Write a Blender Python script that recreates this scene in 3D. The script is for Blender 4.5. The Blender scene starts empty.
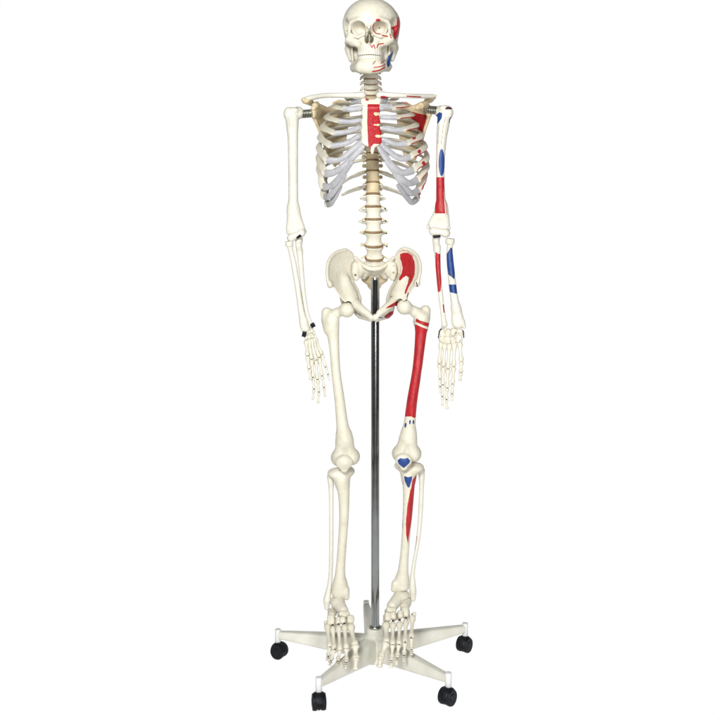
import bpy, math
import numpy as np
from mathutils import Vector
from mathutils.bvhtree import BVHTree

SC = bpy.context.scene
COL = SC.collection
rng = np.random.default_rng(7)

# ------------------------------------------------------------------ camera numbers (metres)
CAM_D, CAM_H, FPX, HOR = 2.75, 1.205, 1015.0, 225.0
MM = 0.00271                       # size of one photo pixel at the pole


def P(px, py, Y=0.0):
    s = (CAM_D + Y) / FPX
    return np.array([(px - 360.0) * s, Y, CAM_H - (py - HOR) * s])


def proj(v):
    s = FPX / (CAM_D + v[:, 1])
    return np.stack([360.0 + v[:, 0] * s, HOR + (CAM_H - v[:, 2]) * s], 1)


# ------------------------------------------------------------------ signed distance modelling
def _unit(v):
    v = np.asarray(v, float)
    return v / (np.linalg.norm(v) + 1e-12)


class Solid:
    """A bone carved from rounded shapes, then skinned."""

    def __init__(self):
        self.ops = []

    def _add(self, fn, lo, hi, op, k):
        self.ops.append((fn, np.asarray(lo, float), np.asarray(hi, float), op, k))

    def cone(self, a, b, ra, rb, k=0.003, op='u', flat=None, fs=1.0):
        a = np.asarray(a, float); b = np.asarray(b, float)
        ab = b - a; L2 = max(ab @ ab, 1e-12)
        n = None if flat is None else _unit(flat)

        def fn(X, Y, Z):
            x, y, z = X - a[0], Y - a[1], Z - a[2]
            t = np.clip((x * ab[0] + y * ab[1] + z * ab[2]) / L2, 0, 1)
            x = x - t * ab[0]; y = y - t * ab[1]; z = z - t * ab[2]
            q = x * x + y * y + z * z
            r = ra + t * (rb - ra)
            if n is not None:
                w = x * n[0] + y * n[1] + z * n[2]
                q = q - w * w + (w / fs) ** 2
                return (np.sqrt(np.maximum(q, 0)) - r) * min(1.0, fs)
            return np.sqrt(q) - r
        r = max(ra, rb) * max(1, fs)
        self._add(fn, np.minimum(a, b) - r, np.maximum(a, b) + r, op, k)
        return self

    def chain(self, pts, k=0.003, op='u', **kw):
        t = Solid()
        for (a, ra), (b, rb) in zip(pts[:-1], pts[1:]):
            t.cone(a, b, ra, rb, **kw)
        fs = [(o[0], o[1], o[2]) for o in t.ops]

        def fn(X, Y, Z):
            d = None
            for f, l, h in fs:
                e = f(X, Y, Z); d = e if d is None else np.minimum(d, e)
            return d
        self._add(fn, np.min([f[1] for f in fs], 0), np.max([f[2] for f in fs], 0), op, k)
        return self

    def ell(self, c, r, rot=None, k=0.003, op='u'):
        c = np.asarray(c, float); r = np.asarray(r, float)
        R = np.eye(3) if rot is None else rot

        def fn(X, Y, Z):
            x, y, z = X - c[0], Y - c[1], Z - c[2]
            u = x * R[0, 0] + y * R[1, 0] + z * R[2, 0]
            v = x * R[0, 1] + y * R[1, 1] + z * R[2, 1]
            w = x * R[0, 2] + y * R[1, 2] + z * R[2, 2]
            k0 = np.sqrt((u / r[0]) ** 2 + (v / r[1]) ** 2 + (w / r[2]) ** 2)
            k1 = np.sqrt((u / r[0] ** 2) ** 2 + (v / r[1] ** 2) ** 2 + (w / r[2] ** 2) ** 2)
            return k0 * (k0 - 1) / np.maximum(k1, 1e-9)
        e = np.abs(R) @ r
        self._add(fn, c - e, c + e, op, k)
        return self

    def box(self, c, h, rot=None, rr=0.001, k=0.001, op='u'):
        c = np.asarray(c, float); h = np.asarray(h, float)
        R = np.eye(3) if rot is None else rot

        def fn(X, Y, Z):
            x, y, z = X - c[0], Y - c[1], Z - c[2]
            u = np.abs(x * R[0, 0] + y * R[1, 0] + z * R[2, 0]) - h[0] + rr
            v = np.abs(x * R[0, 1] + y * R[1, 1] + z * R[2, 1]) - h[1] + rr
            w = np.abs(x * R[0, 2] + y * R[1, 2] + z * R[2, 2]) - h[2] + rr
            o = np.sqrt(np.maximum(u, 0) ** 2 + np.maximum(v, 0) ** 2 + np.maximum(w, 0) ** 2)
            return o + np.minimum(np.maximum(np.maximum(u, v), w), 0) - rr
        e = np.abs(R) @ h
        self._add(fn, c - e, c + e, op, k)
        return self

    def body(self, c, hw, hd, hh, rot, waist=0.1, k=0.002, edge=0.0015, op='u'):
        """vertebral body: elliptical drum, waisted, flattened behind"""
        c = np.asarray(c, float); R = rot

        def fn(X, Y, Z):
            x, y, z = X - c[0], Y - c[1], Z - c[2]
            u = x * R[0, 0] + y * R[1, 0] + z * R[2, 0]
            v = x * R[0, 1] + y * R[1, 1] + z * R[2, 1]
            w = x * R[0, 2] + y * R[1, 2] + z * R[2, 2]
            s = 1 - waist * np.clip(1 - (w / hh) ** 2, 0, 1)
            q = np.sqrt((u / hw) ** 2 + (v / hd) ** 2)
            d1 = (q - s) * min(hw, hd)
            d2 = np.abs(w) - hh
            d1 = d1 + edge; d2 = d2 + edge
            o = np.sqrt(np.maximum(d1, 0) ** 2 + np.maximum(d2, 0) ** 2)
            return o + np.minimum(np.maximum(d1, d2), 0) - edge
        e = np.abs(R) @ np.array([hw, hd, hh])
        self._add(fn, c - e, c + e, op, k)
        return self

    def plate(self, poly, f, th, ylo, yhi, k=0.003, op='u', rnd=0.002):
        """sheet of bone: outline poly in x,z; depth y=f(x,z); thickness th (number or function)"""
        poly = np.asarray(poly, float)

        def fn(X, Y, Z):
            x = X[:, 0, 0]; z = Z[0, 0, :]
            gx, gz = np.meshgrid(x, z, indexing='ij')
            d2 = poly_sd(np.stack([gx.ravel(), gz.ravel()], 1), poly).reshape(gx.shape)
            fy = f(gx, gz)
            e = 1e-3
            sl = np.sqrt(1 + ((f(gx + e, gz) - fy) / e) ** 2 + ((f(gx, gz + e) - fy) / e) ** 2)
            t = th(gx, gz) if callable(th) else th
            dy = np.abs(Y - fy[:, None, :]) / sl[:, None, :] - (t / 2 if not callable(th) else (t / 2)[:, None, :])
            d1 = d2[:, None, :] + rnd; dy = dy + rnd
            o = np.sqrt(np.maximum(d1, 0) ** 2 + np.maximum(dy, 0) ** 2)
            return o + np.minimum(np.maximum(d1, dy), 0) - rnd
        lo = np.array([poly[:, 0].min(), ylo, poly[:, 1].min()])
        hi = np.array([poly[:, 0].max(), yhi, poly[:, 1].max()])
        self._add(fn, lo, hi, op, k)
        return self

    def mesh(self, vox=0.0016):
        pos = [o for o in self.ops if o[3] == 'u']
        lo = np.min([o[1] for o in pos], 0) - 4 * vox
        hi = np.max([o[2] for o in pos], 0) + 4 * vox
        n = np.ceil((hi - lo) / vox).astype(int) + 1
        G = np.full(n, 0.05, np.float32)
        ax = [lo[i] + vox * np.arange(n[i]) for i in range(3)]
        for fn, l, h, op, k in self.ops:
            m = max(k * 1.2, 2.5 * vox)
            i0 = np.clip(np.floor((l - m - lo) / vox).astype(int), 0, n - 1)
            i1 = np.clip(np.ceil((h + m - lo) / vox).astype(int) + 1, 1, n)
            if np.any(i1 <= i0):
                continue
            sl = tuple(slice(a, b) for a, b in zip(i0, i1))
            d = fn(ax[0][sl[0]][:, None, None], ax[1][sl[1]][None, :, None], ax[2][sl[2]][None, None, :])
            g = G[sl]
            kk = max(k, 1e-5)
            if op == 'u':
                hh = np.clip(0.5 + 0.5 * (g - d) / kk, 0, 1)
                G[sl] = g + (d - g) * hh - kk * hh * (1 - hh)
            else:
                d = -d
                hh = np.clip(0.5 - 0.5 * (g - d) / kk, 0, 1)
                G[sl] = g + (d - g) * hh + kk * hh * (1 - hh)
        return surface_nets(G, lo, vox)


def poly_sd(p, poly):
    """signed distance to a polygon, negative inside"""
    n = len(poly); d = np.full(len(p), 1e9); s = np.zeros(len(p), bool)
    for i in range(n):
        a = poly[i]; b = poly[(i + 1) % n]
        e = b - a; w = p - a
        t = np.clip((w @ e) / max(e @ e, 1e-12), 0, 1)
        d = np.minimum(d, ((w - t[:, None] * e) ** 2).sum(1))
        c1 = (a[1] <= p[:, 1]) & (b[1] > p[:, 1]); c2 = (a[1] > p[:, 1]) & (b[1] <= p[:, 1])
        cr = e[0] * w[:, 1] - e[1] * w[:, 0]
        s ^= (c1 & (cr > 0)) | (c2 & (cr < 0))
    return np.where(s, -1, 1) * np.sqrt(d)


def surface_nets(G, lo, vox):
    S = G < 0
    c = np.zeros(np.array(G.shape) - 1, np.uint8)
    for dx in (0, 1):
        for dy in (0, 1):
            for dz in (0, 1):
                c += S[dx:S.shape[0] - 1 + dx, dy:S.shape[1] - 1 + dy, dz:S.shape[2] - 1 + dz]
    act = (c > 0) & (c < 8)
    idx = np.full(act.shape, -1, np.int64)
    I = np.argwhere(act); idx[act] = np.arange(len(I))
    acc = np.zeros((len(I), 3)); cnt = np.zeros(len(I))
    cor = [(x, y, z) for x in (0, 1) for y in (0, 1) for z in (0, 1)]
    for a in cor:
        for axn in range(3):
            if a[axn]:
                continue
            b = list(a); b[axn] = 1
            va = G[I[:, 0] + a[0], I[:, 1] + a[1], I[:, 2] + a[2]]
            vb = G[I[:, 0] + b[0], I[:, 1] + b[1], I[:, 2] + b[2]]
            m = (va < 0) != (vb < 0)
            t = va[m] / (va[m] - vb[m])
            pt = np.tile(np.array(a, float), (m.sum(), 1)); pt[:, axn] += t
            acc[m] += pt; cnt[m] += 1
    V = lo + vox * (I + acc / cnt[:, None])
    F = []
    for axn in range(3):
        u, v = (axn + 1) % 3, (axn + 2) % 3
        sa = [slice(None)] * 3; sb = [slice(None)] * 3
        sa[axn] = slice(0, -1); sb[axn] = slice(1, None)
        A = S[tuple(sa)]; B = S[tuple(sb)]
        E = np.argwhere(A != B)
        E = E[(E[:, u] > 0) & (E[:, v] > 0) & (E[:, u] < act.shape[u]) & (E[:, v] < act.shape[v])]
        inside = A[E[:, 0], E[:, 1], E[:, 2]]

        def cell(du, dv):
            q = E.copy(); q[:, u] -= du; q[:, v] -= dv
            return idx[q[:, 0], q[:, 1], q[:, 2]]
        q = np.stack([cell(1, 1), cell(0, 1), cell(0, 0), cell(1, 0)], 1)
        q[~inside] = q[~inside][:, ::-1]
        F.append(q)
    return V, np.concatenate(F)


# ------------------------------------------------------------------ lofted shapes
def spline(pts, n):
    """resample control points (rows may carry radii) with a centripetal-like Catmull-Rom curve"""
    p = np.asarray(pts, float)
    q = np.vstack([2 * p[0] - p[1], p, 2 * p[-1] - p[-2]])
    seg = len(p) - 1
    L = np.linalg.norm(np.diff(p[:, :3], axis=0), axis=1); c = np.concatenate([[0], np.cumsum(L)])
    s = np.linspace(0, c[-1], n); out = []
    for x in s:
        i = min(int(np.searchsorted(c, x, 'right') - 1), seg - 1)
        t = (x - c[i]) / max(L[i], 1e-9)
        a, b, d, e = q[i], q[i + 1], q[i + 2], q[i + 3]
        out.append(0.5 * (2 * b + (d - a) * t + (2 * a - 5 * b + 4 * d - e) * t * t + (3 * b - a - 3 * d + e) * t ** 3))
    return np.array(out)


def tube(path, ra, rb=None, ref=(0, -1, 0), m=12, power=2.0):
    """sweep an oval: ra across the reference direction's perpendicular, rb along the reference"""
    path = np.asarray(path, float); n = len(path)
    ra = np.broadcast_to(np.asarray(ra, float), n); rb = ra if rb is None else np.broadcast_to(np.asarray(rb, float), n)
    T = np.gradient(path, axis=0); T /= np.linalg.norm(T, axis=1)[:, None] + 1e-12
    ref = np.asarray(ref, float)
    if ref.ndim == 1:
        ref = np.tile(ref, (n, 1))
    N = ref - (ref * T).sum(1)[:, None] * T; N /= np.linalg.norm(N, axis=1)[:, None] + 1e-12
    B = np.cross(T, N)
    a = np.linspace(0, 2 * np.pi, m, endpoint=False)
    ca, sa = np.cos(a), np.sin(a)
    ca = np.sign(ca) * np.abs(ca) ** (2 / power); sa = np.sign(sa) * np.abs(sa) ** (2 / power)
    V = path[:, None, :] + B[:, None, :] * (ra[:, None] * ca)[..., None] + N[:, None, :] * (rb[:, None] * sa)[..., None]
    V = V.reshape(-1, 3)
    F = []
    for i in range(n - 1):
        for j in range(m):
            k = (j + 1) % m
            F.append((i * m + j, i * m + k, (i + 1) * m + k, (i + 1) * m + j))
    V = np.vstack([V, path[0], path[-1]])
    c0, c1 = n * m, n * m + 1
    for j in range(m):
        k = (j + 1) % m
        F.append((c0, k, j)); F.append((c1, (n - 1) * m + j, (n - 1) * m + k))
    return V, F


def lathe(prof, m=32, axis_pt=(0, 0, 0), rot=None):
    prof = np.asarray(prof, float); n = len(prof)
    a = np.linspace(0, 2 * np.pi, m, endpoint=False)
    V = np.stack([prof[:, 0][:, None] * np.cos(a), prof[:, 0][:, None] * np.sin(a), np.repeat(prof[:, 1][:, None], m, 1)], -1).reshape(-1, 3)
    F = [(i * m + j, i * m + (j + 1) % m, (i + 1) * m + (j + 1) % m, (i + 1) * m + j) for i in range(n - 1) for j in range(m)]
    if rot is not None:
        V = V @ np.asarray(rot).T
    return V + np.asarray(axis_pt), F


def join(*parts):
    Vs, Fs, o = [], [], 0
    for V, F in parts:
        V = np.asarray(V)
        Vs.append(V); Fs += [tuple(int(i) + o for i in f) for f in F]; o += len(V)
    return np.vstack(Vs), Fs


def rx(a):
    c, s = math.cos(a), math.sin(a)
    return np.array([[1, 0, 0], [0, c, -s], [0, s, c]])


def ry(a):
    c, s = math.cos(a), math.sin(a)
    return np.array([[c, 0, s], [0, 1, 0], [-s, 0, c]])


def rz(a):
    c, s = math.cos(a), math.sin(a)
    return np.array([[c, -s, 0], [s, c, 0], [0, 0, 1]])


# ------------------------------------------------------------------ paint on the bones (muscle areas), stored as crisp distance fields
def region(p, kind, data):
    if kind == 'poly':
        return -poly_sd(p, np.asarray(data, float))
    if kind == 'ell':
        cx, cy, a, b = data[:4]
        th = math.radians(data[4]) if len(data) > 4 else 0
        x, y = p[:, 0] - cx, p[:, 1] - cy
        u = x * math.cos(th) + y * math.sin(th); v = -x * math.sin(th) + y * math.cos(th)
        return (1 - np.sqrt((u / a) ** 2 + (v / b) ** 2)) * min(a, b)
    pts, w = data
    d = np.full(len(p), 1e9)
    for a, b in zip(np.asarray(pts[:-1], float), np.asarray(pts[1:], float)):
        e = b - a; q = p - a
        t = np.clip(q @ e / max(e @ e, 1e-9), 0, 1)
        d = np.minimum(d, np.sqrt(((q - t[:, None] * e) ** 2).sum(1)))
    return w / 2 - d


def paint(me, regions, front=-2.0):
    """regions: list of (colour, kind, data); written as attributes red / blue / dark"""
    n = len(me.vertices)
    v = np.empty(n * 3); me.vertices.foreach_get('co', v); v = v.reshape(-1, 3)
    nr = np.empty(n * 3); me.vertex_normals.foreach_get('vector', nr); nr = nr.reshape(-1, 3)
    p = proj(v)
    for colr in ('red', 'blue', 'dark', 'pale'):
        rs = [r for r in regions if r[0] == colr]
        if not rs:
            continue
        d = np.max([region(p, r[1], r[2]) for r in rs], 0)
        d = np.where(-nr[:, 1] > front, d, -3.0)
        d = np.clip(d, -3, 3)
        d[np.abs(d) < 1e-4] = -1e-4
        at = me.attributes.new(colr, 'FLOAT', 'POINT')
        at.data.foreach_set('value', d.astype(np.float32))


# ------------------------------------------------------------------ objects
def obj(name, VF, mat, parent=None, smooth=True):
    V, F = VF
    me = bpy.data.meshes.new(name)
    V = np.asarray(V, np.float32)
    if isinstance(F, np.ndarray) and F.ndim == 2:
        k = F.shape[1]
        me.vertices.add(len(V)); me.vertices.foreach_set('co', V.ravel())
        me.loops.add(F.size); me.loops.foreach_set('vertex_index', F.astype(np.int32).ravel())
        me.polygons.add(len(F)); me.polygons.foreach_set('loop_start', np.arange(0, F.size, k, dtype=np.int32))
        me.update(calc_edges=True)
    else:
        me.from_pydata(V.tolist(), [], [tuple(int(i) for i in f) for f in F])
        me.update()
    me.validate()
    me.polygons.foreach_set('use_smooth', [smooth] * len(me.polygons))
    if not isinstance(F, np.ndarray):
        me.set_sharp_from_angle(angle=math.radians(38))
    me.materials.append(mat)
    o = bpy.data.objects.new(name, me)
    COL.objects.link(o)
    if parent is not None:
        o.parent = parent
    return o


def empty(name, parent=None):
    o = bpy.data.objects.new(name, None)
    o.empty_display_size = 0.05
    COL.objects.link(o)
    if parent is not None:
        o.parent = parent
    return o


# ------------------------------------------------------------------ materials
def mat_base(name):
    m = bpy.data.materials.new(name); m.use_nodes = True
    nt = m.node_tree
    return m, nt, nt.nodes['Principled BSDF']


def add_noise(nt, scale, detail=4, coord='Object'):
    tc = nt.nodes.new('ShaderNodeTexCoord'); n = nt.nodes.new('ShaderNodeTexNoise')
    n.inputs['Scale'].default_value = scale; n.inputs['Detail'].default_value = detail
    nt.links.new(tc.outputs[coord], n.inputs['Vector'])
    return n


def ramp(nt, src, c0, c1, p0=0.3, p1=0.7):
    r = nt.nodes.new('ShaderNodeValToRGB')
    r.color_ramp.elements[0].position = p0; r.color_ramp.elements[1].position = p1
    r.color_ramp.elements[0].color = (*c0, 1); r.color_ramp.elements[1].color = (*c1, 1)
    nt.links.new(src, r.inputs[0])
    return r


def bump(nt, bsdf, src, strength, dist):
    b = nt.nodes.new('ShaderNodeBump')
    b.inputs['Strength'].default_value = strength; b.inputs['Distance'].default_value = dist
    nt.links.new(src, b.inputs['Height']); nt.links.new(b.outputs[0], bsdf.inputs['Normal'])


def bone_material(name, c0, c1, rough=0.42):
    c0 = (c0[0] * .80, c0[1] * .79, c0[2] * .77); c1 = (c1[0] * .80, c1[1] * .79, c1[2] * .77)
    m, nt, b = mat_base(name)
    n = add_noise(nt, 22, 6); r = ramp(nt, n.outputs['Fac'], c0, c1)
    # handling stains and mould marks: sparse tan blotches with their own shapes
    st = add_noise(nt, 34, 9); st.inputs['Roughness'].default_value = 0.7; st.inputs['Distortion'].default_value = 0.6
    sr = ramp(nt, st.outputs['Fac'], (0, 0, 0), (0.42, 0.42, 0.42), 0.53, 0.72)
    sm = nt.nodes.new('ShaderNodeMix'); sm.data_type = 'RGBA'
    nt.links.new(sr.outputs[0], sm.inputs['Factor']); nt.links.new(r.outputs[0], sm.inputs['A'])
    sm.inputs['B'].default_value = (c0[0] * .74, c0[1] * .66, c0[2] * .54, 1)
    col = sm.outputs['Result']
    streak = nt.nodes.new('ShaderNodeTexNoise'); streak.inputs['Scale'].default_value = 1.0; streak.inputs['Detail'].default_value = 5
    mp = nt.nodes.new('ShaderNodeMapping'); mp.inputs['Scale'].default_value = (260, 260, 26); tcs = nt.nodes.new('ShaderNodeTexCoord')
    nt.links.new(tcs.outputs['Object'], mp.inputs[0]); nt.links.new(mp.outputs[0], streak.inputs['Vector'])
    wob = add_noise(nt, 260, 3)
    for attr, c in (('red', (0.365, 0.008, 0.012)), ('blue', (0.008, 0.040, 0.18)), ('pale', (0.60, 0.49, 0.33)), ('dark', (0.05, 0.018, 0.022))):
        a = nt.nodes.new('ShaderNodeAttribute'); a.attribute_name = attr
        w = nt.nodes.new('ShaderNodeMath'); w.operation = 'MULTIPLY_ADD'
        nt.links.new(wob.outputs['Fac'], w.inputs[0]); w.inputs[1].default_value = 0.5; w.inputs[2].default_value = -0.25
        s = nt.nodes.new('ShaderNodeMath'); s.operation = 'SUBTRACT'
        nt.links.new(a.outputs['Fac'], s.inputs[0]); nt.links.new(w.outputs[0], s.inputs[1])
        # only where the attribute exists and is positive enough
        mr = nt.nodes.new('ShaderNodeMapRange')
        mr.inputs['From Min'].default_value = 0.0; mr.inputs['From Max'].default_value = 0.25
        nt.links.new(s.outputs[0], mr.inputs['Value'])
        g = nt.nodes.new('ShaderNodeMath'); g.operation = 'GREATER_THAN'; g.inputs[1].default_value = 0.0
        nt.links.new(a.outputs['Fac'], g.inputs[0])
        mu = nt.nodes.new('ShaderNodeMath'); mu.operation = 'MULTIPLY'
        nt.links.new(mr.outputs[0], mu.inputs[0]); nt.links.new(g.outputs[0], mu.inputs[1])
        mx = nt.nodes.new('ShaderNodeMix'); mx.data_type = 'RGBA'
        nt.links.new(mu.outputs[0], mx.inputs['Factor']); nt.links.new(col, mx.inputs['A'])
        # brushed paint is not one flat tone
        pr = ramp(nt, streak.outputs['Fac'], tuple(x * 0.70 for x in c), tuple(min(1, x * 1.18 + .006) for x in c), .32, .68)
        nt.links.new(pr.outputs[0], mx.inputs['B'])
        col = mx.outputs['Result']
    nt.links.new(col, b.inputs['Base Color'])
    b.inputs['Roughness'].default_value = rough
    b.inputs['Specular IOR Level'].default_value = 0.35
    bn = add_noise(nt, 70, 8); bn.inputs['Roughness'].default_value = 0.65
    bump(nt, b, bn.outputs['Fac'], 0.55, 0.0032)
    return m


def plain(name, c0, c1, rough, scale=40, metal=0.0, spec=0.5, bmp=0.0, bscale=200):
    m, nt, b = mat_base(name)
    n = add_noise(nt, scale, 5); r = ramp(nt, n.outputs['Fac'], c0, c1)
    nt.links.new(r.outputs[0], b.inputs['Base Color'])
    rr = nt.nodes.new('ShaderNodeMapRange'); rr.inputs['To Min'].default_value = rough * 0.85; rr.inputs['To Max'].default_value = rough * 1.2
    nt.links.new(n.outputs['Fac'], rr.inputs['Value']); nt.links.new(rr.outputs[0], b.inputs['Roughness'])
    b.inputs['Metallic'].default_value = metal; b.inputs['Specular IOR Level'].default_value = spec
    if bmp:
        bump(nt, b, add_noise(nt, bscale, 4).outputs['Fac'], bmp, 0.001)
    return m


BONE = bone_material('ivory_bone', (0.68, 0.63, 0.505), (0.76, 0.72, 0.605))
SHADE_TAN = bone_material('shade_tan_bone', (0.64, 0.51, 0.31), (0.70, 0.58, 0.38))  # warmer copy of the bone; shade and bounced light put into its colour
PALE = bone_material('white_bone', (0.72, 0.68, 0.58), (0.78, 0.75, 0.67))
CARTILAGE = bone_material('costal_cartilage', (0.32, 0.312, 0.33), (0.43, 0.422, 0.44), 0.35)
DISC = plain('disc_rubber', (0.16, 0.09, 0.035), (0.25, 0.15, 0.065), 0.55)
TOOTH = plain('tooth_enamel', (0.57, 0.53, 0.43), (0.62, 0.58, 0.49), 0.25)
BLACK = plain('black_plastic', (0.0035, 0.004, 0.005), (0.009, 0.010, 0.012), 0.5, 80, spec=0.15, bmp=0.2)
STEEL = plain('dark_steel', (0.20, 0.20, 0.16), (0.30, 0.30, 0.25), 0.38, 90, metal=0.85)
NICKEL = plain('nickel', (0.40, 0.40, 0.38), (0.52, 0.52, 0.50), 0.28, 90, metal=0.95)
CHROME = plain('pole_chrome', (0.25, 0.262, 0.256), (0.32, 0.332, 0.325), 0.2, 30, metal=1.0)
CREAM = plain('cream_plastic', (0.51, 0.49, 0.41), (0.58, 0.56, 0.485), 0.42, 24, bmp=0.25, bscale=350)
CAPW = plain('white_plastic', (0.56, 0.56, 0.54), (0.62, 0.62, 0.60), 0.38, 30)
WIRE = plain('joint_wire', (0.035, 0.026, 0.020), (0.07, 0.055, 0.04), 0.4, 120, metal=0.4)
NERVE = plain('nerve_rubber', (0.45, 0.36, 0.10), (0.58, 0.47, 0.18), 0.5)
# ================================================================== the skeleton
SKEL = empty('anatomical_skeleton')
SKEL['label'] = 'life-size ivory skeleton with red and blue muscle paint on one side, hung on a pole'
SKEL['category'] = 'skeleton model'

# ---- skull (local mm: x to picture right, y forwards, z up)
SK_C = P(371.2, 37, 0.0); SK_R = rz(math.radians(-4.5))


def S(x, y, z):
    return SK_C + SK_R @ (np.array([x, -y, z]) / 1000.0)


def sk(*r):
    return np.array(r) / 1000.0


def skull_mesh():
    s = Solid()
    s.ell(S(0, -4, 33), sk(77.5, 90, 65), SK_R)
    s.ell(S(0, 26, 42), sk(63, 62, 53), SK_R, k=0.02)
    s.ell(S(0, 10, -14), sk(50, 56, 32), SK_R, k=0.012)
    s.ell(S(0, -24, 4), sk(72, 64, 52), SK_R, k=0.012)
    for g in (-1, 1):
        s.ell(S(g * 40, -30, 44), sk(35, 45, 40), SK_R, k=0.012)                      # parietal fullness
        s.chain([(S(g * 8, 84, 23), .0065), (S(g * 28, 86, 30), .006), (S(g * 48, 75, 25), .0055), (S(g * 55, 66, 15), .005)], k=0.009)
        s.chain([(S(g * 55, 66, 17), .0050), (S(g * 54, 67, -4), .0052)], k=0.006)
        s.chain([(S(g * 12, 84, 12), .004), (S(g * 14, 82, -8), .0045), (S(g * 30, 80, -14), .0050), (S(g * 50, 71, -7), .0055)], k=0.006)
        s.ell(S(g * 48, 61, -18), sk(18, 14, 12), SK_R, k=0.008)
        s.chain([(S(g * 52, 56, -20), .0065), (S(g * 65, 28, -19), .0050), (S(g * 68.5, 2, -16), .0055), (S(g * 63, -14, -12), .005)], k=0.008, flat=SK_R @ np.array([1, 0, 0]), fs=0.7)
        s.ell(S(g * 37, 2, -44), sk(14, 16, 26), SK_R, k=.008)
        s.chain([(S(g * 60, -18, -28), .014), (S(g * 55, -12, -58), .008)], k=0.01)
        s.chain([(S(g * 20, 66, -30), .012), (S(g * 40, 58, -26), .010)], k=0.01)
    s.ell(S(0, 60, -32), sk(32, 27, 25), SK_R, k=0.008)
    s.ell(S(0, 57, -50), sk(29, 29, 11), SK_R, k=0.006)
    s.cone(S(0, 82, 22), S(0, 92, 8), .0065, .0045, k=0.006)
    for g in (-1, 1):
        Rr = SK_R @ rz(math.radians(g * 14))
        s.ell(S(g * 31.5, 88, 8), sk(20.5, 44, 16.8), Rr, k=0.004, op='s')
        s.ell(S(g * 28, 92, 11), sk(15, 42, 14), Rr, k=0.004, op='s')
        s.ell(S(g * 5.2, 92, -21), sk(6.8, 62, 11.8), SK_R, k=0.002, op='s')
        s.ell(S(g * 34, 82, -33), sk(10, 8, 7), SK_R, k=0.008, op='s')               # canine fossa
        s.ell(S(g * 66, 44, 14), sk(13, 28, 26), SK_R, k=0.010, op='s')              # temporal hollow
    s.ell(S(0, 94, -9), sk(5.8, 56, 12), SK_R, k=0.002, op='s')
    s.box(S(0, 66, -20), sk(0.8, 14, 14), SK_R, rr=.0008)
    s.cone(S(0, 82, -33), S(0, 89, -34), .003, .0015, k=0.003)
    for i in range(13):                                                                # tooth root swellings
        a = math.radians(-78 + 156 * i / 12)
        s.cone(S(30 * math.sin(a), 53 + 32 * math.cos(a), -42), S(30 * math.sin(a), 52 + 33 * math.cos(a), -54), .0022, .0030, k=0.003)
    return s.mesh(0.0014)


def mandible_mesh():
    s = Solid()
    s.ell(S(0, 79, -99), sk(18, 9, 10), SK_R, k=0.004)
    for g in (-1, 1):
        s.chain([(S(0, 77, -95), .0115), (S(g * 20, 73, -96), .0115), (S(g * 36, 52, -92), .0105), (S(g * 46, 22, -88), .0095), (S(g * 49, 8, -82), .0085)], k=0.006, flat=SK_R @ np.array([0, 1, 0]), fs=0.8)
        s.chain([(S(0, 76, -80), .008), (S(g * 20, 70, -80), .008), (S(g * 34, 45, -78), .0078), (S(g * 43, 24, -76), .007)], k=0.006)
        s.chain([(S(g * 47, 12, -80), .014), (S(g * 49.5, 8, -55), .013), (S(g * 51.5, 6, -42), .012)], k=0.005, flat=SK_R @ np.array([1, 0, 0.05]), fs=0.33)
        s.chain([(S(g * 51.5, 4, -44), .006), (S(g * 54, -6, -24), .0058)], k=0.004)
        s.chain([(S(g * 50, 16, -46), .006), (S(g * 50, 26, -30), .0035)], k=0.004, flat=SK_R @ np.array([1, 0, 0]), fs=0.5)
    for i in range(13):
        a = math.radians(-76 + 152 * i / 12)
        s.cone(S(28 * math.sin(a), 50 + 31 * math.cos(a), -84), S(28.5 * math.sin(a), 50 + 33 * math.cos(a), -72), .0022, .003, k=0.003)
    s.ell(S(0, 91, -88), sk(20, 5, 3.5), SK_R, k=0.006, op='s')
    s.ell(S(0, 70, -90), sk(36, 19, 16), SK_R, k=0.016)
    return s.mesh(0.0014)


def teeth_mesh(z0, z1, rad, fwd, n=14):
    parts = []
    for i in range(n):
        a = math.radians(-74 + 148 * i / (n - 1))
        big = abs(a) > 0.7
        w = .0034 if not big else .0042
        c = S(rad * math.sin(a), 51 + fwd * math.cos(a), (z0 + z1) / 2)
        R = SK_R @ rz(math.atan2(rad * math.sin(a) * fwd / rad, fwd * math.cos(a)) * 1.0)
        m = 10; prof = []
        hz = abs(z1 - z0) / 2000.0
        for t, q in ((-1, .80), (-.92, .95), (-.5, .98), (.1, 1.0), (.7, .97), (1, .9)):
            prof.append((t * hz * (1 if z1 > z0 else -1), q))
        path = np.array([c + R @ np.array([0, 0, p[0]]) for p in prof])
        q = np.array([p[1] for p in prof])
        parts.append(tube(path, w * q, (.0034 if not big else .0042) * q, ref=R @ np.array([0, -1, 0]), m=m, power=4.5))
    return join(*parts)


Z = lambda x, y: (320 + x / 6.545, y / 6.545)      # readings from an enlarged head view


def ZP(pts):
    return [Z(*p) for p in pts]


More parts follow.
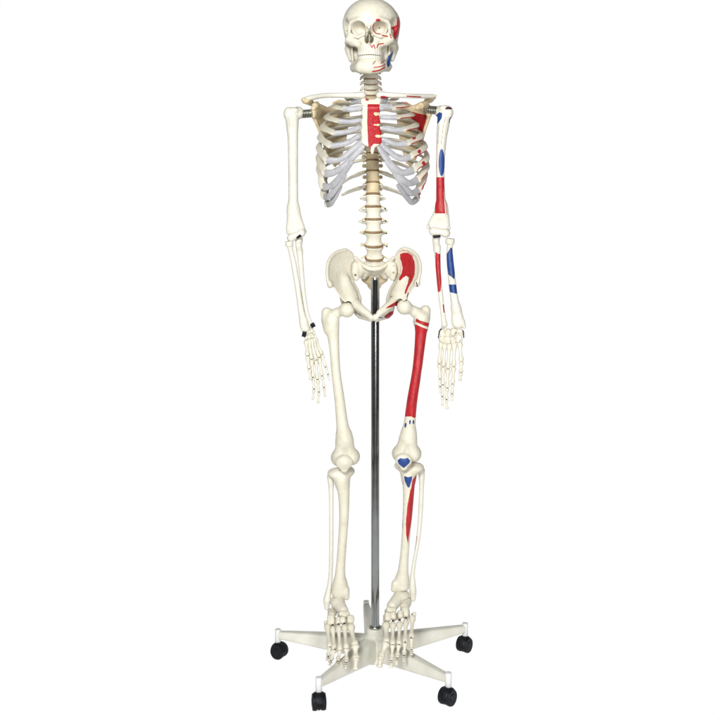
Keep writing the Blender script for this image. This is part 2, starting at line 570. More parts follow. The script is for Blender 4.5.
skull = obj('skull', skull_mesh(), BONE, SKEL)
paint(skull.data, [
    ('red', 'poly', ZP([(462, 182), (500, 162), (504, 112), (530, 100), (535, 200), (505, 246), (490, 264), (479, 240), (480, 200)])),
    ('red', 'ell', (*Z(380, 131), 2.7, 1.7)),
    ('red', 'line', (ZP([(352, 158), (344, 176), (350, 200)]), 1.2)),
    ('red', 'line', (ZP([(352, 205), (366, 219), (392, 222)]), 1.3)),
    ('red', 'line', (ZP([(410, 232), (440, 238)]), 1.7)),
    ('red', 'line', (ZP([(458, 222), (466, 250)]), 1.1)),
    ('red', 'line', (ZP([(330, 290), (338, 312), (352, 292), (360, 318)]), 1.2)),
    ('red', 'line', (ZP([(372, 312), (382, 290), (416, 284)]), 1.4)),
    ('dark', 'ell', (*Z(388, 184), 0.7, 1.2)),
    ('dark', 'line', (ZP([(150, 130), (147, 170)]), 0.8)),
    ('dark', 'ell', (*Z(176, 202), 0.7, 0.7)),
    ('dark', 'line', (ZP([(500, 108), (494, 165)]), 0.6)),
    ('blue', 'poly', ZP([(452, 350), (480, 325), (480, 345), (462, 400), (448, 420)])),
])
obj('upper_teeth', teeth_mesh(-51.5, -61.9, 30.5, 36.5), TOOTH, skull)
mand = obj('mandible', mandible_mesh(), BONE, SKEL)
paint(mand.data, [
    ('red', 'line', (ZP([(345, 420), (362, 400)]), 1.2)),
    ('red', 'line', (ZP([(352, 442), (395, 436), (425, 424)]), 1.3)),
    ('red', 'line', (ZP([(345, 468), (385, 462), (424, 440)]), 1.6)),
    ('red', 'line', (ZP([(398, 415), (425, 395), (436, 370)]), 1.2)),
    ('blue', 'poly', ZP([(436, 410), (446, 366), (475, 340), (472, 400), (452, 438), (440, 440)])),
    ('dark', 'line', (ZP([(352, 414), (360, 402)]), 0.7)),
])
obj('lower_teeth', teeth_mesh(-73, -63.7, 29.5, 35.2), TOOTH, mand)

# ---- vertebrae
SPX = lambda y: float(np.interp(y, [70, 95, 160, 195, 232, 262], [370.3, 371.6, 372.6, 373, 373.6, 374.6]))
SPY = lambda y: float(np.interp(y, [62, 75, 95, 115, 135, 160, 185, 207, 225, 240, 262], [.02, .022, .04, .060, .070, .064, .048, .034, .026, .024, .034]))


def vertebra(kind, y0, y1, hw, hd, tilt, tp, tpz, sp, spz):
    yc = (y0 + y1) / 2
    c = P(SPX(yc), yc, SPY(yc)); R = rx(tilt)
    hh = (y1 - y0) * MM / 2
    gap = {'c': .0012, 't': .0016, 'l': .0022}[kind]
    w = lambda x, y, z: c + R @ np.array([x, y, z])
    s = Solid()
    s.body(c, hw, hd, hh - gap, R, waist={'c': .10, 't': .17, 'l': .24}[kind])
    b = hd + .010
    for g in (-1, 1):
        if kind == 'c':
            s.cone(w(g * .007, hd * .6, 0), w(g * .014, hd + .006, 0), .0045, .0055)
            s.cone(w(g * .0145, hd + .005, hh * .75), w(g * .0145, hd + .009, -hh * .75), .0052, .0052)
            s.chain([(w(g * hw * .7, -.001, hh * .5), .0036), (w(g * (hw + .006), .003, -hh * .1), .0036), (w(g * (hw + .0125), .010, -hh * 1.05), .0026)], k=.002)       # articular pillar
            s.chain([(w(g * .010, hd * .3, 0), .0035), (w(g * tp, hd * .3 + .004, tpz), .0030), (w(g * (tp + .003), hd * .3 + .003, tpz - .002), .002)])
            s.cone(w(g * hw * .8, 0, hh * .7), w(g * hw * .95, .002, hh + .0015), .003, .0022)             # uncinate lip
        else:
            s.cone(w(g * hw * .55, hd * .6, hh * .35), w(g * .014, b, hh * .3), .0058, .0058)
            s.chain([(w(g * .014, b, hh * .3), .006), (w(g * tp * .65, b + (.008 if kind == 't' else .002), hh * .3 + tpz * .5), .0045 if kind == 't' else .0042),
                     (w(g * tp, b + (.016 if kind == 't' else .003), hh * .3 + tpz), .0055 if kind == 't' else .0034)])
            s.cone(w(g * .013, b + .005, hh * .3), w(g * .013, b + .004, hh * 1.25), .005, .004)
            s.cone(w(g * .012, b + .006, -hh * .1), w(g * .012, b + .008, -hh * 1.2), .005, .0042)
        s.cone(w(g * .013, b, hh * .1), w(0, b + .013, -.002), .0045, .0045)                                  # lamina
    s.cone(w(0, b + .012, -.002), w(0, b + .012 + sp, spz), .0045, .0038, flat=(1, 0, 0), fs=.65)
    return s, c, R, hh, gap


def rootlet(c, R, x, y, z, g, ln):
    """a short nerve stub leaving between two vertebrae"""
    a = c + R @ np.array([g * x, y, z]); b = c + R @ np.array([g * (x + ln), y - .003, z - ln * .55])
    return tube(np.array([a, (a + b) / 2 + np.array([0, -.001, .001]), b]), .0015, m=8)


levels = []
cy = [62, 67, 70, 73.2, 78.9, 84.6, 90.2, 95.3]
ty = [95.3 + i * (160.4 - 95.3) / 9 for i in range(10)] + [171.1, 182.8, 194.2]
ly = [194.2, 206.8, 219.4, 232.0, 245.8, 259.0]
for i in range(7):
    s, c, R, hh, gap = vertebra('c', cy[i], cy[i + 1], .0135 + .0005 * i, .0075, .15 if i > 3 else 0.05, .022 + .0008 * i, -.003, .016 + (.012 if i == 6 else 0), -.006)
    o = obj('cervical_vertebra', s.mesh(.0014), BONE, SKEL)
    if i >= 2:
        q = proj(c[None, :])[0]
        paint(o.data, [('red', 'line', ([(q[0] + g * 6.5, q[1] - .6), (q[0] + g * 9, q[1] + .8), (q[0] + g * 11, q[1] + 3)], .55)) for g in (-1, 1)], front=0)
    d = Solid(); lo = c + R @ np.array([0, 0, -hh]); d.body(lo, .0122 + .0005 * i, .0068, gap + .0008, R, 0, edge=.0006)
    obj('intervertebral_disc', d.mesh(.0010), DISC, o)
for i in range(12):
    t = i / 11
    tilt = np.interp(i, [0, 4, 8, 11], [.28, .14, -.10, -.16])
    hw = np.interp(i, [0, 3, 8, 9, 11], [.0165, .015, .0185, .0195, .0205])
    s, c, R, hh, gap = vertebra('t', ty[i], ty[i + 1], hw, .0115 + .005 * t, tilt, .034 - .012 * t, .006 - .004 * t, .034 - .006 * t, -.024 + .010 * t)
    o = obj('thoracic_vertebra', s.mesh(.0016), SHADE_TAN, SKEL)
    d = Solid(); lo = c + R @ np.array([0, 0, -hh]); d.body(lo, hw * .97, .0113 + .005 * t, gap + .001, R, 0, edge=.0008)
    obj('intervertebral_disc', d.mesh(.0011), DISC, o)
    if i >= 7:
        for g in (-1, 1):
            obj('nerve_root', rootlet(c, R, hw * .8, .010, -hh * .9, g, .011), NERVE, o)
for i in range(5):
    tilt = np.interp(i, [0, 2, 3, 4], [-.10, .07, .22, .38])
    hw = [.0232, .0243, .0252, .0260, .0264][i]
    s, c, R, hh, gap = vertebra('l', ly[i], ly[i + 1], hw, .0165, tilt, [.033, .037, .038, .036, .035][i], [.004, .004, .004, .006, .007][i], .026, -.004)
    o = obj('lumbar_vertebra', s.mesh(.0016), BONE, SKEL)
    if i == 4:
        paint(o.data, [('red', 'poly', [(361.5, 252.5), (364.3, 253.5), (366.5, 257.5), (368.5, 260.5), (363, 260)]), ('red', 'ell', (382.8, 249, .8, 2.6))])
    d = Solid(); lo = c + R @ np.array([0, 0, -hh]); d.body(lo, hw * .97, .0160, gap + .0010, R, 0, edge=.0008)
    obj('intervertebral_disc', d.mesh(.0011), DISC, o)
    for g in (-1, 1):
        nr_ = obj('nerve_root', rootlet(c, R, hw * .85, .010, -hh * .8, g, .014), NERVE, o)
        tip = c + R @ np.array([g * (hw * .85 + .0135), .0065, -hh * .8 - .0077])
        if g > 0 and i < 4:
            V, F = lathe([(0, -.0022), (.0020, -.0016), (.0023, 0), (.0019, .0018), (0, .0022)], 12, tip, ry(1.1))
            obj('nerve_tip', (V, F), BLACK, o)

# ---- sternum
st_f = lambda x, z: np.interp(np.asarray(z), [P(371, 153, -.11)[2], P(371, 97, -.055)[2]], [-.112, -.058]) + 0.35 * (np.asarray(x) - .030) ** 2 * 10
st_px = [(360.6, 98.5), (363.5, 96.5), (367.5, 99.2), (374.5, 99.2), (378, 96.5), (381.2, 98.5), (380.8, 103), (378.8, 107.5), (380, 112), (379, 117), (380.6, 122), (379.8, 127), (381.6, 132), (381, 137), (382, 142), (379, 145.5), (375, 147.5), (373.4, 154), (371.2, 154.5), (369.6, 147.5), (364, 145), (361, 142.5), (361.6, 137), (360.8, 132), (361.6, 127), (361, 122), (362.4, 117), (361.4, 112), (362.8, 107.5), (360.6, 103)]
st_poly = []
for px, py in st_px:
    Y = float(np.interp(py, [97, 153], [-.058, -.112])); p = P(px, py, Y); st_poly.append((p[0], p[2]))
s = Solid(); s.plate(st_poly, st_f, .0105, -.13, -.045, rnd=.004)
s.chain([(P(363, 107.3, -.072), .0026), (P(378.5, 107.3, -.072), .0026)], k=.003)
stern = obj('sternum', s.mesh(.0014), BONE, SKEL)
paint(stern.data, [
    ('red', 'poly', [(367.4, 104), (378, 104), (383, 106), (383, 144.5), (374, 144), (371, 147), (370.5, 152), (368.4, 150), (367.8, 140), (367, 122)]),
    ('red', 'ell', (367.2, 99.3, 1.9, 1.7)),
    ('pale', 'poly', [(380.5, 112.6), (374.5, 112), (373.2, 113.8), (375.5, 116), (378, 115.4), (380.5, 116)]), ('pale', 'poly', [(382, 123.6), (374, 124), (373.4, 125.6), (382, 126.4)]), ('pale', 'poly', [(382, 135), (376, 134.6), (374.6, 136), (376.6, 137.8), (382, 137.6)]),
], front=.1)

# ---- ribs
T_HEAD = [97.2] + [ty[i] + .5 for i in range(1, 12)]
RWR = {1: 24, 2: 34, 3: 40, 4: 44.5, 5: 49, 6: 52.5, 7: 54.5, 8: 54.3, 9: 52.5, 10: 49}
RW = {1: 24, 2: 38, 3: 45, 4: 49.3, 5: 52, 6: 53.3, 7: 53.8, 8: 53.4, 9: 51.5, 10: 48}
FRONT_Y = {1: -.045, 2: -.064, 3: -.078, 4: -.088, 5: -.093, 6: -.094, 7: -.088, 8: -.074, 9: -.060, 10: -.040}
FRONT = {-1: {1: (352, 101.5), 2: (343.8, 108.6), 3: (339.3, 121.5), 4: (335, 133.7), 5: (331.4, 146.6), 6: (327, 161), 7: (325.3, 174.6), 8: (324, 187.5), 9: (324.6, 197.5), 10: (327.3, 205.5)},
         1: {1: (387, 101), 2: (391.5, 107), 3: (396, 117.6), 4: (402.3, 130), 5: (406.3, 144), 6: (409.6, 157.5), 7: (412.8, 170.8), 8: (417, 181), 9: (418, 191.3), 10: (416.6, 200)}}
CART = {-1: {1: [(360.5, 101.5)], 2: [(352, 109.2), (361.5, 108)], 3: [(350, 121.8), (361, 120)], 4: [(348, 131.6), (361, 126.5)], 5: [(346, 143.2), (361, 134.5)],
             6: [(340, 159.5), (353, 149), (362.5, 140.5)], 7: [(335, 172), (347, 163), (363.5, 145.5)], 8: [(331, 186), (340, 177), (352, 160.5)], 9: [(329.5, 196), (337, 187), (345, 174)], 10: [(331, 203), (335.5, 195.5), (340.5, 185)]},
        1: {1: [(380.5, 100.5)], 2: [(386, 106.5), (379.5, 109)], 3: [(390, 117.5), (380.5, 117)], 4: [(393, 130), (381.5, 128)], 5: [(395, 144), (382, 138.5)],
            6: [(400, 158.5), (389, 151), (380.5, 142)], 7: [(402, 172.5), (390, 163), (378.5, 146)], 8: [(408, 183), (397, 173.5), (386, 160)], 9: [(411, 193), (403, 184), (394, 172.5)], 10: [(411.5, 202), (405, 194.5), (398, 184)]}}


def rib(k, g):
    cx = SPX(T_HEAD[k - 1]); yh = T_HEAD[k - 1]; Yh = SPY(yh)
    if k <= 10:
        w = (RW if g < 0 else RWR)[k]; fx, fy = FRONT[g][k]; drop = fy - yh; fY = FRONT_Y[k]
        if k == 1:
            pts = [P(cx + g * 6, yh, Yh + .01), P(cx + g * 12, yh - 2.5, Yh + .032), P(cx + g * 20, yh - 3, Yh + .030), P(cx + g * 24.5, yh - .5, .015), P(cx + g * 22, yh + 2.5, -.025), P(fx, fy, fY)]
        else:
            yt = float(np.interp(k, [2, 10], [.118, .105])) - .012
            pts = [P(cx + g * 6.5, yh, Yh + .012), P(cx + g * 12, yh - .5, Yh + .028), P(cx + g * w * .55, yh + .08 * drop, yt + .004),
                   P(cx + g * w * .90, yh + .27 * drop, yt - .042), P(cx + g * w * 1.0, yh + .46 * drop, .012),
                   P(cx + g * w * .965, yh + .68 * drop, -.038), P((fx * 2 + cx + g * w * .965) / 3, yh + .87 * drop, fY * .86), P(fx, fy, fY)]
            if abs(fx - cx) > w * .9:
                pts[-2] = P(cx + g * w * .955, yh + .88 * drop, fY * .8)
    elif k == 11:
        pts = [P(cx + g * 7, yh, Yh + .012), P(cx + g * 14, yh + 2.5, Yh + .045), P(cx + g * 24, yh + 7, .085), P(cx + g * 32.5, yh + 13.5, .060)]
    else:
        pts = [P(cx + g * 7, yh + 3, Yh + .012), P(cx + g * 14, yh + 5, Yh + .040), P(cx + g * 24, yh + 8.5, .075), P(cx + g * 30.5, yh + 11.5, .060)]
    n = 56 if k <= 10 else 28
    path = spline(pts, n)
    axis = np.array([P(cx, 150, 0)[0], 0.012, 0])
    out = path - axis; out[:, 2] *= 0.15
    if k == 1:
        out = np.tile(np.array([0, 0, 1.0]), (n, 1)) + out * 4
    u = np.linspace(0, 1, n)
    hh = np.interp(u, [0, .03, .10, .2, .5, .9, .97, 1], [.0030, .0048, .0050, .0074, .0090, .0098, .0098, .0080]) * (1.0 if k <= 10 else 1.35)
    tt = np.interp(u, [0, .03, .10, .2, .5, .9, 1], [.0026, .0042, .0038, .0034, .0029, .0029, .0026])
    if k >= 11:
        hh *= np.interp(u, [0, .8, 1], [1, 1, .55])
    hh = hh * (1 + .05 * np.sin(u * 23 + k * 2.1) + .03 * np.sin(u * 51 + k))
    V, F = tube(path, hh, tt, ref=out, m=16, power=2.8)
    o = obj('rib', (V, F), BONE, SKEL)
    me = o.data
    if g > 0 and 2 <= k <= 10:
        # thin red line brushed along the lower border and a spot of red on the side
        red = np.full(len(me.vertices), -1.0, np.float32)
        ang = np.tile(np.linspace(0, 2 * np.pi, 16, endpoint=False), n)
        v = np.empty(len(me.vertices) * 3); me.vertices.foreach_get('co', v); v = v.reshape(-1, 3)
        low = (v[:n * 16].reshape(n, 16, 3)[:, :, 2]); low = low - low.mean(1)[:, None]
        q = (-low / (np.abs(low).max(1)[:, None] + 1e-9)).ravel()
        uu = np.repeat(u, 16)
        red[:n * 16] = np.where((uu > .45) & (uu < .97), (q - .45) * 3.0, -1)
        p = proj(v)
        if k in (5, 6, 7):
            c = {5: (414, 137.5), 6: (419.3, 151.5), 7: (423.6, 163)}[k]
            e = (1 - np.sqrt(((p[:, 0] - c[0]) / 2.0) ** 2 + ((p[:, 1] - c[1]) / 2.2) ** 2)) * 2
            e[v[:, 1] > .03] = -1
            red = np.maximum(red, e)
        red[np.abs(red) < 1e-3] = -1e-3
        a = me.attributes.new('red', 'FLOAT', 'POINT'); a.data.foreach_set('value', np.clip(red, -1, 1).astype(np.float32))
    # cartilage
    if k <= 10:
        cp = CART[g][k]
        ends = []
        for j, (px, py) in enumerate(cp):
            t = (j + 1) / len(cp)
            if k <= 7:
                Ye = float(np.interp(py, [97, 153], [-.060, -.108]))
            else:
                Ye = {8: -.106, 9: -.100, 10: -.088}[k]
            Y = FRONT_Y[k] + (Ye - FRONT_Y[k]) * t ** .8
            ends.append(P(px, py, Y))
        start = path[-1] - (path[-1] - path[-3]) * .3
        cpath = spline([start] + ends, 30)
        m = 30; uc = np.linspace(0, 1, m)
        wid = {1: .0068, 2: .0078, 3: .0066, 4: .0067, 5: .0070, 6: .0076, 7: .0086, 8: .0086, 9: .0082, 10: .0078}[k]
        hh = wid * np.interp(uc, [0, .06, .22, .5, .92, 1], [1.12, 1.15, 1.0, .97, 1.0, .75]) * (1 + .04 * np.sin(uc * 17 + k))
        outc = np.tile(np.array([g * .25, -1.0, .0]), (m, 1))
        V, F = tube(cpath, hh, hh * .42, ref=outc, m=14, power=2.4)
        co = obj('costal_cartilage', (V, F), CARTILAGE, o)
        if g > 0 and k in (4, 5, 6, 7):
            paint(co.data, {4: [('red', 'line', ([(391, 132.6), (399, 133.4)], .5))],
                            5: [('red', 'line', ([(386, 143.6), (396.5, 145.2)], 1.5))],
                            6: [('red', 'line', ([(384.4, 153.2), (391.4, 157.6)], 1.6)), ('red', 'line', ([(380.5, 144.5), (385, 151)], .6))],
                            7: [('red', 'line', ([(378, 149), (382.5, 157.5)], .6))]}[k], front=0)
    return o


ribs = [rib(k, g) for g in (-1, 1) for k in range(1, 13)]
# ---- px helpers for limb bones: rows are (px, py, Y, radius_px)
def pc(rows):
    return [(P(a, b, Y), r * (CAM_D + Y) / FPX) for a, b, Y, r in rows]


def pe(s, px, py, Y, rx_, ry_, rz_, k=.004, op='u', rot=None):
    m = (CAM_D + Y) / FPX
    s.ell(P(px, py, Y), (rx_ * m, ry_ * m, rz_ * m), rot, k=k, op=op)


def smooth_rows(rows, n):
    return [tuple(r) for r in spline(np.array([(a, b, Y * 370, r) for a, b, Y, r in rows]), n) * np.array([1, 1, 1 / 370, 1])]


# ---- shoulder girdle
CY = -.030
def clavicle(g):
    if g < 0:
        rows = [(362, 95.3, -.062, 4.2), (357, 95.4, -.064, 3.7), (348, 95.4, -.066, 3.1), (336, 95.3, -.055, 2.8), (324, 95.6, -.030, 2.8), (314, 97.2, -.005, 3.0), (306.5, 99, .008, 3.0)]
    else:
        rows = [(380, 95.2, -.062, 4.2), (385, 95.1, -.064, 3.6), (395, 95.4, -.066, 3.0), (407, 95.8, -.055, 2.7), (418, 96.1, -.030, 2.6), (428, 96.3, -.005, 2.6), (433, 96.2, .006, 2.4)]
    s = Solid(); s.chain(pc(smooth_rows(rows, 22)), k=.002, flat=(0, 0, 1), fs=.86)
    o = obj('clavicle', s.mesh(.0015), PALE, SKEL)
    if g > 0:
        paint(o.data, [('red', 'line', ([(407, 96.2), (420.5, 97)], 1.5)), ('red', 'poly', [(380, 96), (384, 95.6), (392, 98.2), (391, 99.4), (381, 99.3)]),
                       ('dark', 'ell', (378, 92, .6, .6))], front=-.3)
    else:
        paint(o.data, [('dark', 'ell', (354.6, 93.6, .5, .5))], front=0)
    return o


def scapula(g):
    if g < 0:
        px = [(315, 104), (312, 109), (312.5, 114.5), (315.5, 121), (319.5, 130), (322, 138), (326, 149), (331, 160), (335, 166), (339, 164), (343, 150), (346.5, 134), (348.5, 118), (349, 107), (346, 101.5), (339, 100.5), (333, 103), (326, 106.8), (322, 105)]
        xs = (312, 348)
    else:
        px = [(424, 104), (429, 108), (430.5, 113), (428.5, 119), (425, 129), (422, 140), (418.5, 151), (414, 161), (410.5, 166), (407, 163), (403, 150), (399.5, 134), (397.5, 118), (397, 108), (400, 103), (406, 102.5), (412, 106), (418, 108.5), (421.5, 106)]
        xs = (430, 397)
    Yd = lambda a: float(np.interp(a, sorted([xs[0], xs[1]]), [.035, .118] if xs[0] < xs[1] else [.118, .035]))
    poly = [(P(a, b, Yd(a))[0], P(a, b, Yd(a))[2]) for a, b in px]
    x0 = P(xs[0], 120, .035)[0]; x1 = P(xs[1], 120, .118)[0]

    def f(x, z):
        t = np.clip((np.asarray(x) - x0) / (x1 - x0), -.3, 1.3)
        return .036 + .080 * t + .022 * np.sin(np.pi * np.clip(t, 0, 1)) - .10 * np.clip(1.46 - np.asarray(z), -.1, .1) * 0.3
    s = Solid(); s.plate(poly, f, .0034, .0, .17, rnd=.0012)
    # thick lateral border, glenoid, spine, acromion, coracoid
    m = [(a, b, float(f(P(a, b, Yd(a))[0], P(a, b, Yd(a))[2]))) for a, b in px]
    lat = m[2:9]
    s.chain([(P(a, b, y), .0050 - .0003 * i) for i, (a, b, y) in enumerate(lat)], k=.004)
    s.chain([(P(a, b, y), .0026) for a, b, y in m[9:17]], k=.003)
    q = -1 if g < 0 else 1
    G = (314, 112) if g < 0 else (428.3, 111)
    s.ell(P(G[0], G[1], .036), (.0095, .011, .0165), k=.007)
    if g < 0:
        s.chain(pc([(308, 101, .022, 3.4), (312, 104, .050, 3.4), (320, 106, .088, 2.8), (334, 112, .120, 2.2), (346, 118, .126, 1.8)]), k=.006, flat=(0, 0, 1), fs=.7)
        s.chain(pc([(303.8, 99.8, .000, 2.8), (306, 101, .006, 4.2), (309.5, 102, .030, 4.2)]), k=.004, flat=(0, 0, 1), fs=.75)
        s.chain(pc([(316, 107.5, .036, 3.6), (316.6, 104.6, .010, 3.3), (314.8, 106, -.014, 3.3), (313.4, 108.4, -.022, 2.4)]), k=.005)
    else:
        s.chain(pc([(433.5, 97.5, .018, 2.6), (430, 101, .050, 3.0), (421, 104, .088, 2.8), (408, 110, .120, 2.2), (399, 117, .126, 1.8)]), k=.006, flat=(0, 0, 1), fs=.7)
        s.chain(pc([(435.5, 95.6, .004, 1.3), (431.5, 97.5, .012, 2.8), (427.5, 99.8, .026, 3.4)]), k=.004, flat=(0, 0, 1), fs=.8)
        s.chain(pc([(426.5, 107, .036, 3.6), (425.5, 104, .010, 3.2), (421, 105.8, -.014, 3.4), (417.5, 107.8, -.022, 2.3)]), k=.005)
    o = obj('scapula', s.mesh(.0016), SHADE_TAN, SKEL)
    if g > 0:
        paint(o.data, [('red', 'line', ([(398.5, 104.5), (402, 102.5), (407, 103.2), (411, 106)], 1.1)), ('red', 'line', ([(417.5, 108), (422, 105)], .8)), ('red', 'line', ([(414, 109.5), (421, 110.6), (427, 113)], .7)), ('red', 'poly', [(411.5, 111.5), (417, 113), (427, 115.3), (425, 124), (421.5, 136), (420, 140), (416, 130), (411, 120)])], front=.1)
    return o


for g in (-1, 1):
    clavicle(g); scapula(g)


def spring(a, b, r, wire, turns):
    a = np.asarray(a); b = np.asarray(b); ax = _unit(b - a)
    e1 = _unit(np.cross(ax, [0, 1, .2])); e2 = np.cross(ax, e1)
    n = turns * 16; t = np.linspace(0, 1, n)
    path = a + (b - a) * t[:, None] + r * (np.cos(2 * np.pi * turns * t)[:, None] * e1 + np.sin(2 * np.pi * turns * t)[:, None] * e2)
    out = path - (a + (b - a) * t[:, None])
    return tube(path, np.full(n, wire), ref=out, m=8)


def rod(a, b, r, m=16, bev=.15):
    a = np.asarray(a); b = np.asarray(b); d = b - a
    t = np.array([0, .001, .04, .96, .999, 1]); q = np.array([.02, 1 - bev, 1, 1, 1 - bev, .02])
    pth = a + d * t[:, None]
    T = _unit(d); ref = np.cross(T, [0.3, .1, .9]) if abs(T[2]) < .9 else np.array([0, -1., 0])
    return tube(pth, r * q, ref=ref, m=m)


for a, b in ((P(301.5, 114.2, .022), P(311.5, 113.4, .030)), (P(437.3, 110.5, .022), P(427.5, 109.6, .030))):
    sp = obj('shoulder_spring', spring(a, b, .0102, .0018, 6), STEEL, SKEL)
    obj('spring_core', rod(a - (b - a) * .05, b + (b - a) * .05, .0068), STEEL, sp)

# ---- arms
s = Solid()
s.ell(P(298, 113, .024), (.0165, .0185, .0175), k=.004)
s.ell(P(288.6, 114, .012), (.0135, .016, .0190), k=.008)
s.ell(P(294, 110.6, .006), (.0130, .011, .0085), k=.006)
s.chain(pc(smooth_rows([(292.5, 114, .016, 6.6), (292.2, 124, .014, 6.4), (292.8, 136, .010, 5.3), (293, 152, .006, 5.0), (293.2, 180, .004, 4.8), (293.2, 200, .004, 5.0), (293.2, 212, .004, 5.8)], 14)), k=.004)
s.chain(pc([(293.2, 208, .004, 5.6), (293, 219, .004, 6.2), (290.5, 229, .006, 4.6), (288.5, 232, .006, 2.6)]), k=.006, flat=(0, 1, 0), fs=.72)
s.chain(pc([(293.2, 208, .004, 5.6), (296, 219, .004, 6.0), (300, 228, .006, 5.0), (304.4, 231.3, .010, 2.4)]), k=.006, flat=(0, 1, 0), fs=.72)
s.ell(P(291.2, 237.8, -.006), (.0115, .0120, .0110), k=.007)
s.cone(P(295, 236, -.004), P(301.4, 233, -.003), .0092, .0112, k=.007)
pe(s, 295.6, 230, .004, 7.2, 2.2, 7.0, k=.006)
pe(s, 296.2, 229.5, -.010, 2.6, 2.2, 2.6, k=.003, op='s')
s.chain(pc([(290, 112, -.001, 1.4), (291.8, 126, -.003, 1.2)]), k=.004)
hum_a = obj('humerus', s.mesh(.0016), PALE, SKEL)

s = Solid()
s.ell(P(440.3, 111.8, .024), (.0155, .0185, .0170), k=.004)
s.ell(P(448.3, 112.6, .012), (.0135, .016, .0185), k=.008)
s.ell(P(444, 108.4, .006), (.0130, .011, .0085), k=.006)
s.chain(pc(smooth_rows([(444.4, 112, .016, 6.6), (443.4, 123, .014, 6.3), (441.6, 138, .010, 5.2), (440.6, 157, .006, 4.4), (440.3, 180, .004, 4.1), (440.8, 200, .004, 4.7), (441.6, 211, .004, 5.8)], 14)), k=.004)
s.chain(pc([(441.6, 206, .004, 5.4), (438.4, 216, .004, 6.0), (433, 224, .006, 5.0), (429, 226.6, .010, 2.6)]), k=.006, flat=(0, 1, 0), fs=.72)
s.chain(pc([(441.6, 206, .004, 5.4), (443, 216, .004, 6.2), (445.2, 225, .006, 4.8), (447.8, 228, .006, 2.8)]), k=.006, flat=(0, 1, 0), fs=.72)
s.ell(P(445.6, 233.2, -.006), (.0125, .0120, .0118), k=.008)
s.cone(P(440, 232, -.004), P(433.4, 231.4, -.003), .0095, .0118, k=.007)
pe(s, 439.2, 226, .004, 7.8, 2.2, 7.0, k=.006)
pe(s, 438.4, 225.5, -.010, 2.6, 2.2, 2.8, k=.003, op='s')
hum_b = obj('humerus', s.mesh(.0016), PALE, SKEL)
HB = lambda pts: [(370 + x / 7.2, 80 + y / 7.2) for x, y in pts]
HC = lambda pts: [(420 + x / 4.5, 90 + y / 4.5) for x, y in pts]
paint(hum_b.data, [
    ('blue', 'poly', HB([(474, 255), (497, 230), (522, 238), (518, 275), (488, 318), (470, 300)])),
    ('blue', 'poly', HB([(566, 308), (572, 274), (604, 250), (604, 280), (578, 318)])),
    ('dark', 'poly', HB([(538, 202), (560, 190), (592, 200), (588, 212), (545, 214)])),
    ('blue', 'ell', (441.6, 162.6, 3.1, 14.4)),
    ('dark', 'line', (HB([(542, 268), (524, 350), (510, 472)]), .8)),
    ('dark', 'line', (HB([(496, 330), (488, 460)]), .6)),
    ('red', 'poly', HC([(72, 392), (110, 392), (108, 470), (114, 556), (66, 556), (70, 470)])),
    ('red', 'line', (HC([(72, 300), (74, 345), (72, 400)]), .8)),
    ('red', 'line', (HC([(106, 392), (112, 470), (122, 560)]), .8)),
])

# forearm, left in the picture
s = Solid()
s.chain(pc([(299.2, 236.5, .016, 3.4), (299, 241, .010, 3.8), (298.6, 245.5, -.004, 3.2), (299.6, 252, .004, 3.1)]), k=.004)
s.chain(pc(smooth_rows([(299.6, 250, .004, 3.2), (300.6, 262, .004, 2.7), (302.2, 280, .002, 2.4), (304.4, 300, -.002, 2.2), (307.6, 316, -.006, 2.1), (310.4, 324.5, -.008, 2.7)], 12)), k=.003)
s.cone(P(310.6, 325, -.008), P(312.3, 328, -.006), .0062, .0036)
s.ell(P(299, 239, -.012), (.009, .009, .0075), k=.003, op='s')
obj('ulna', s.mesh(.0015), PALE, SKEL)
s = Solid()
s.body(P(289.2, 243.6, -.004), .0113, .0113, .0066, rx(.12) @ ry(-.12), 0.03, edge=.002)
s.chain(pc(smooth_rows([(289.6, 245, -.004, 2.8), (290.8, 251, -.003, 2.5), (293.4, 262, -.004, 2.8), (296, 277, -.008, 2.8), (298.8, 295, -.012, 2.75), (301.4, 312, -.014, 3.2), (303.8, 322, -.014, 4.2)], 14)), k=.003)
s.chain(pc([(303.6, 321, -.014, 4.2), (305.6, 328.5, -.014, 4.3)]), k=.004)
s.cone(P(302.8, 326, -.016), P(303.6, 331, -.018), .008, .005, k=.004)
obj('radius', s.mesh(.0015), PALE, SKEL)
# forearm, right in the picture
s = Solid()
s.chain(pc([(436.4, 232.5, .018, 3.4), (436.2, 237.5, .010, 3.9), (436, 241.5, -.004, 3.4), (437, 249, .004, 3.5)]), k=.004)
s.chain(pc(smooth_rows([(437, 247, .004, 3.6), (437.7, 259, .004, 2.8), (438.6, 275, .002, 2.45), (440.6, 295, .000, 2.4), (443, 314, -.002, 2.3), (444.4, 324.5, -.002, 2.9)], 12)), k=.003)
s.cone(P(444.4, 325, -.002), P(442.4, 328.5, .002), .0072, .0040)
s.ell(P(435.6, 235.4, -.013), (.009, .009, .0075), k=.003, op='s')
ulb = obj('ulna', s.mesh(.0015), PALE, SKEL)
U = lambda pts: [(420 + x / 3.79, 230 + y / 3.79) for x, y in pts]
paint(ulb.data, [('red', 'poly', U([(58, 82), (70, 90), (80, 90), (82, 190), (79, 232), (66, 238), (58, 160)])), ('red', 'line', (U([(87, 240), (89, 262)]), .8)), ('red', 'line', (U([(88, 284), (91, 312)]), 1.5))], front=-.4)
s = Solid()
s.body(P(450.0, 241.2, -.004), .0128, .0125, .0072, rx(.12) @ ry(.06), 0.03, edge=.002)
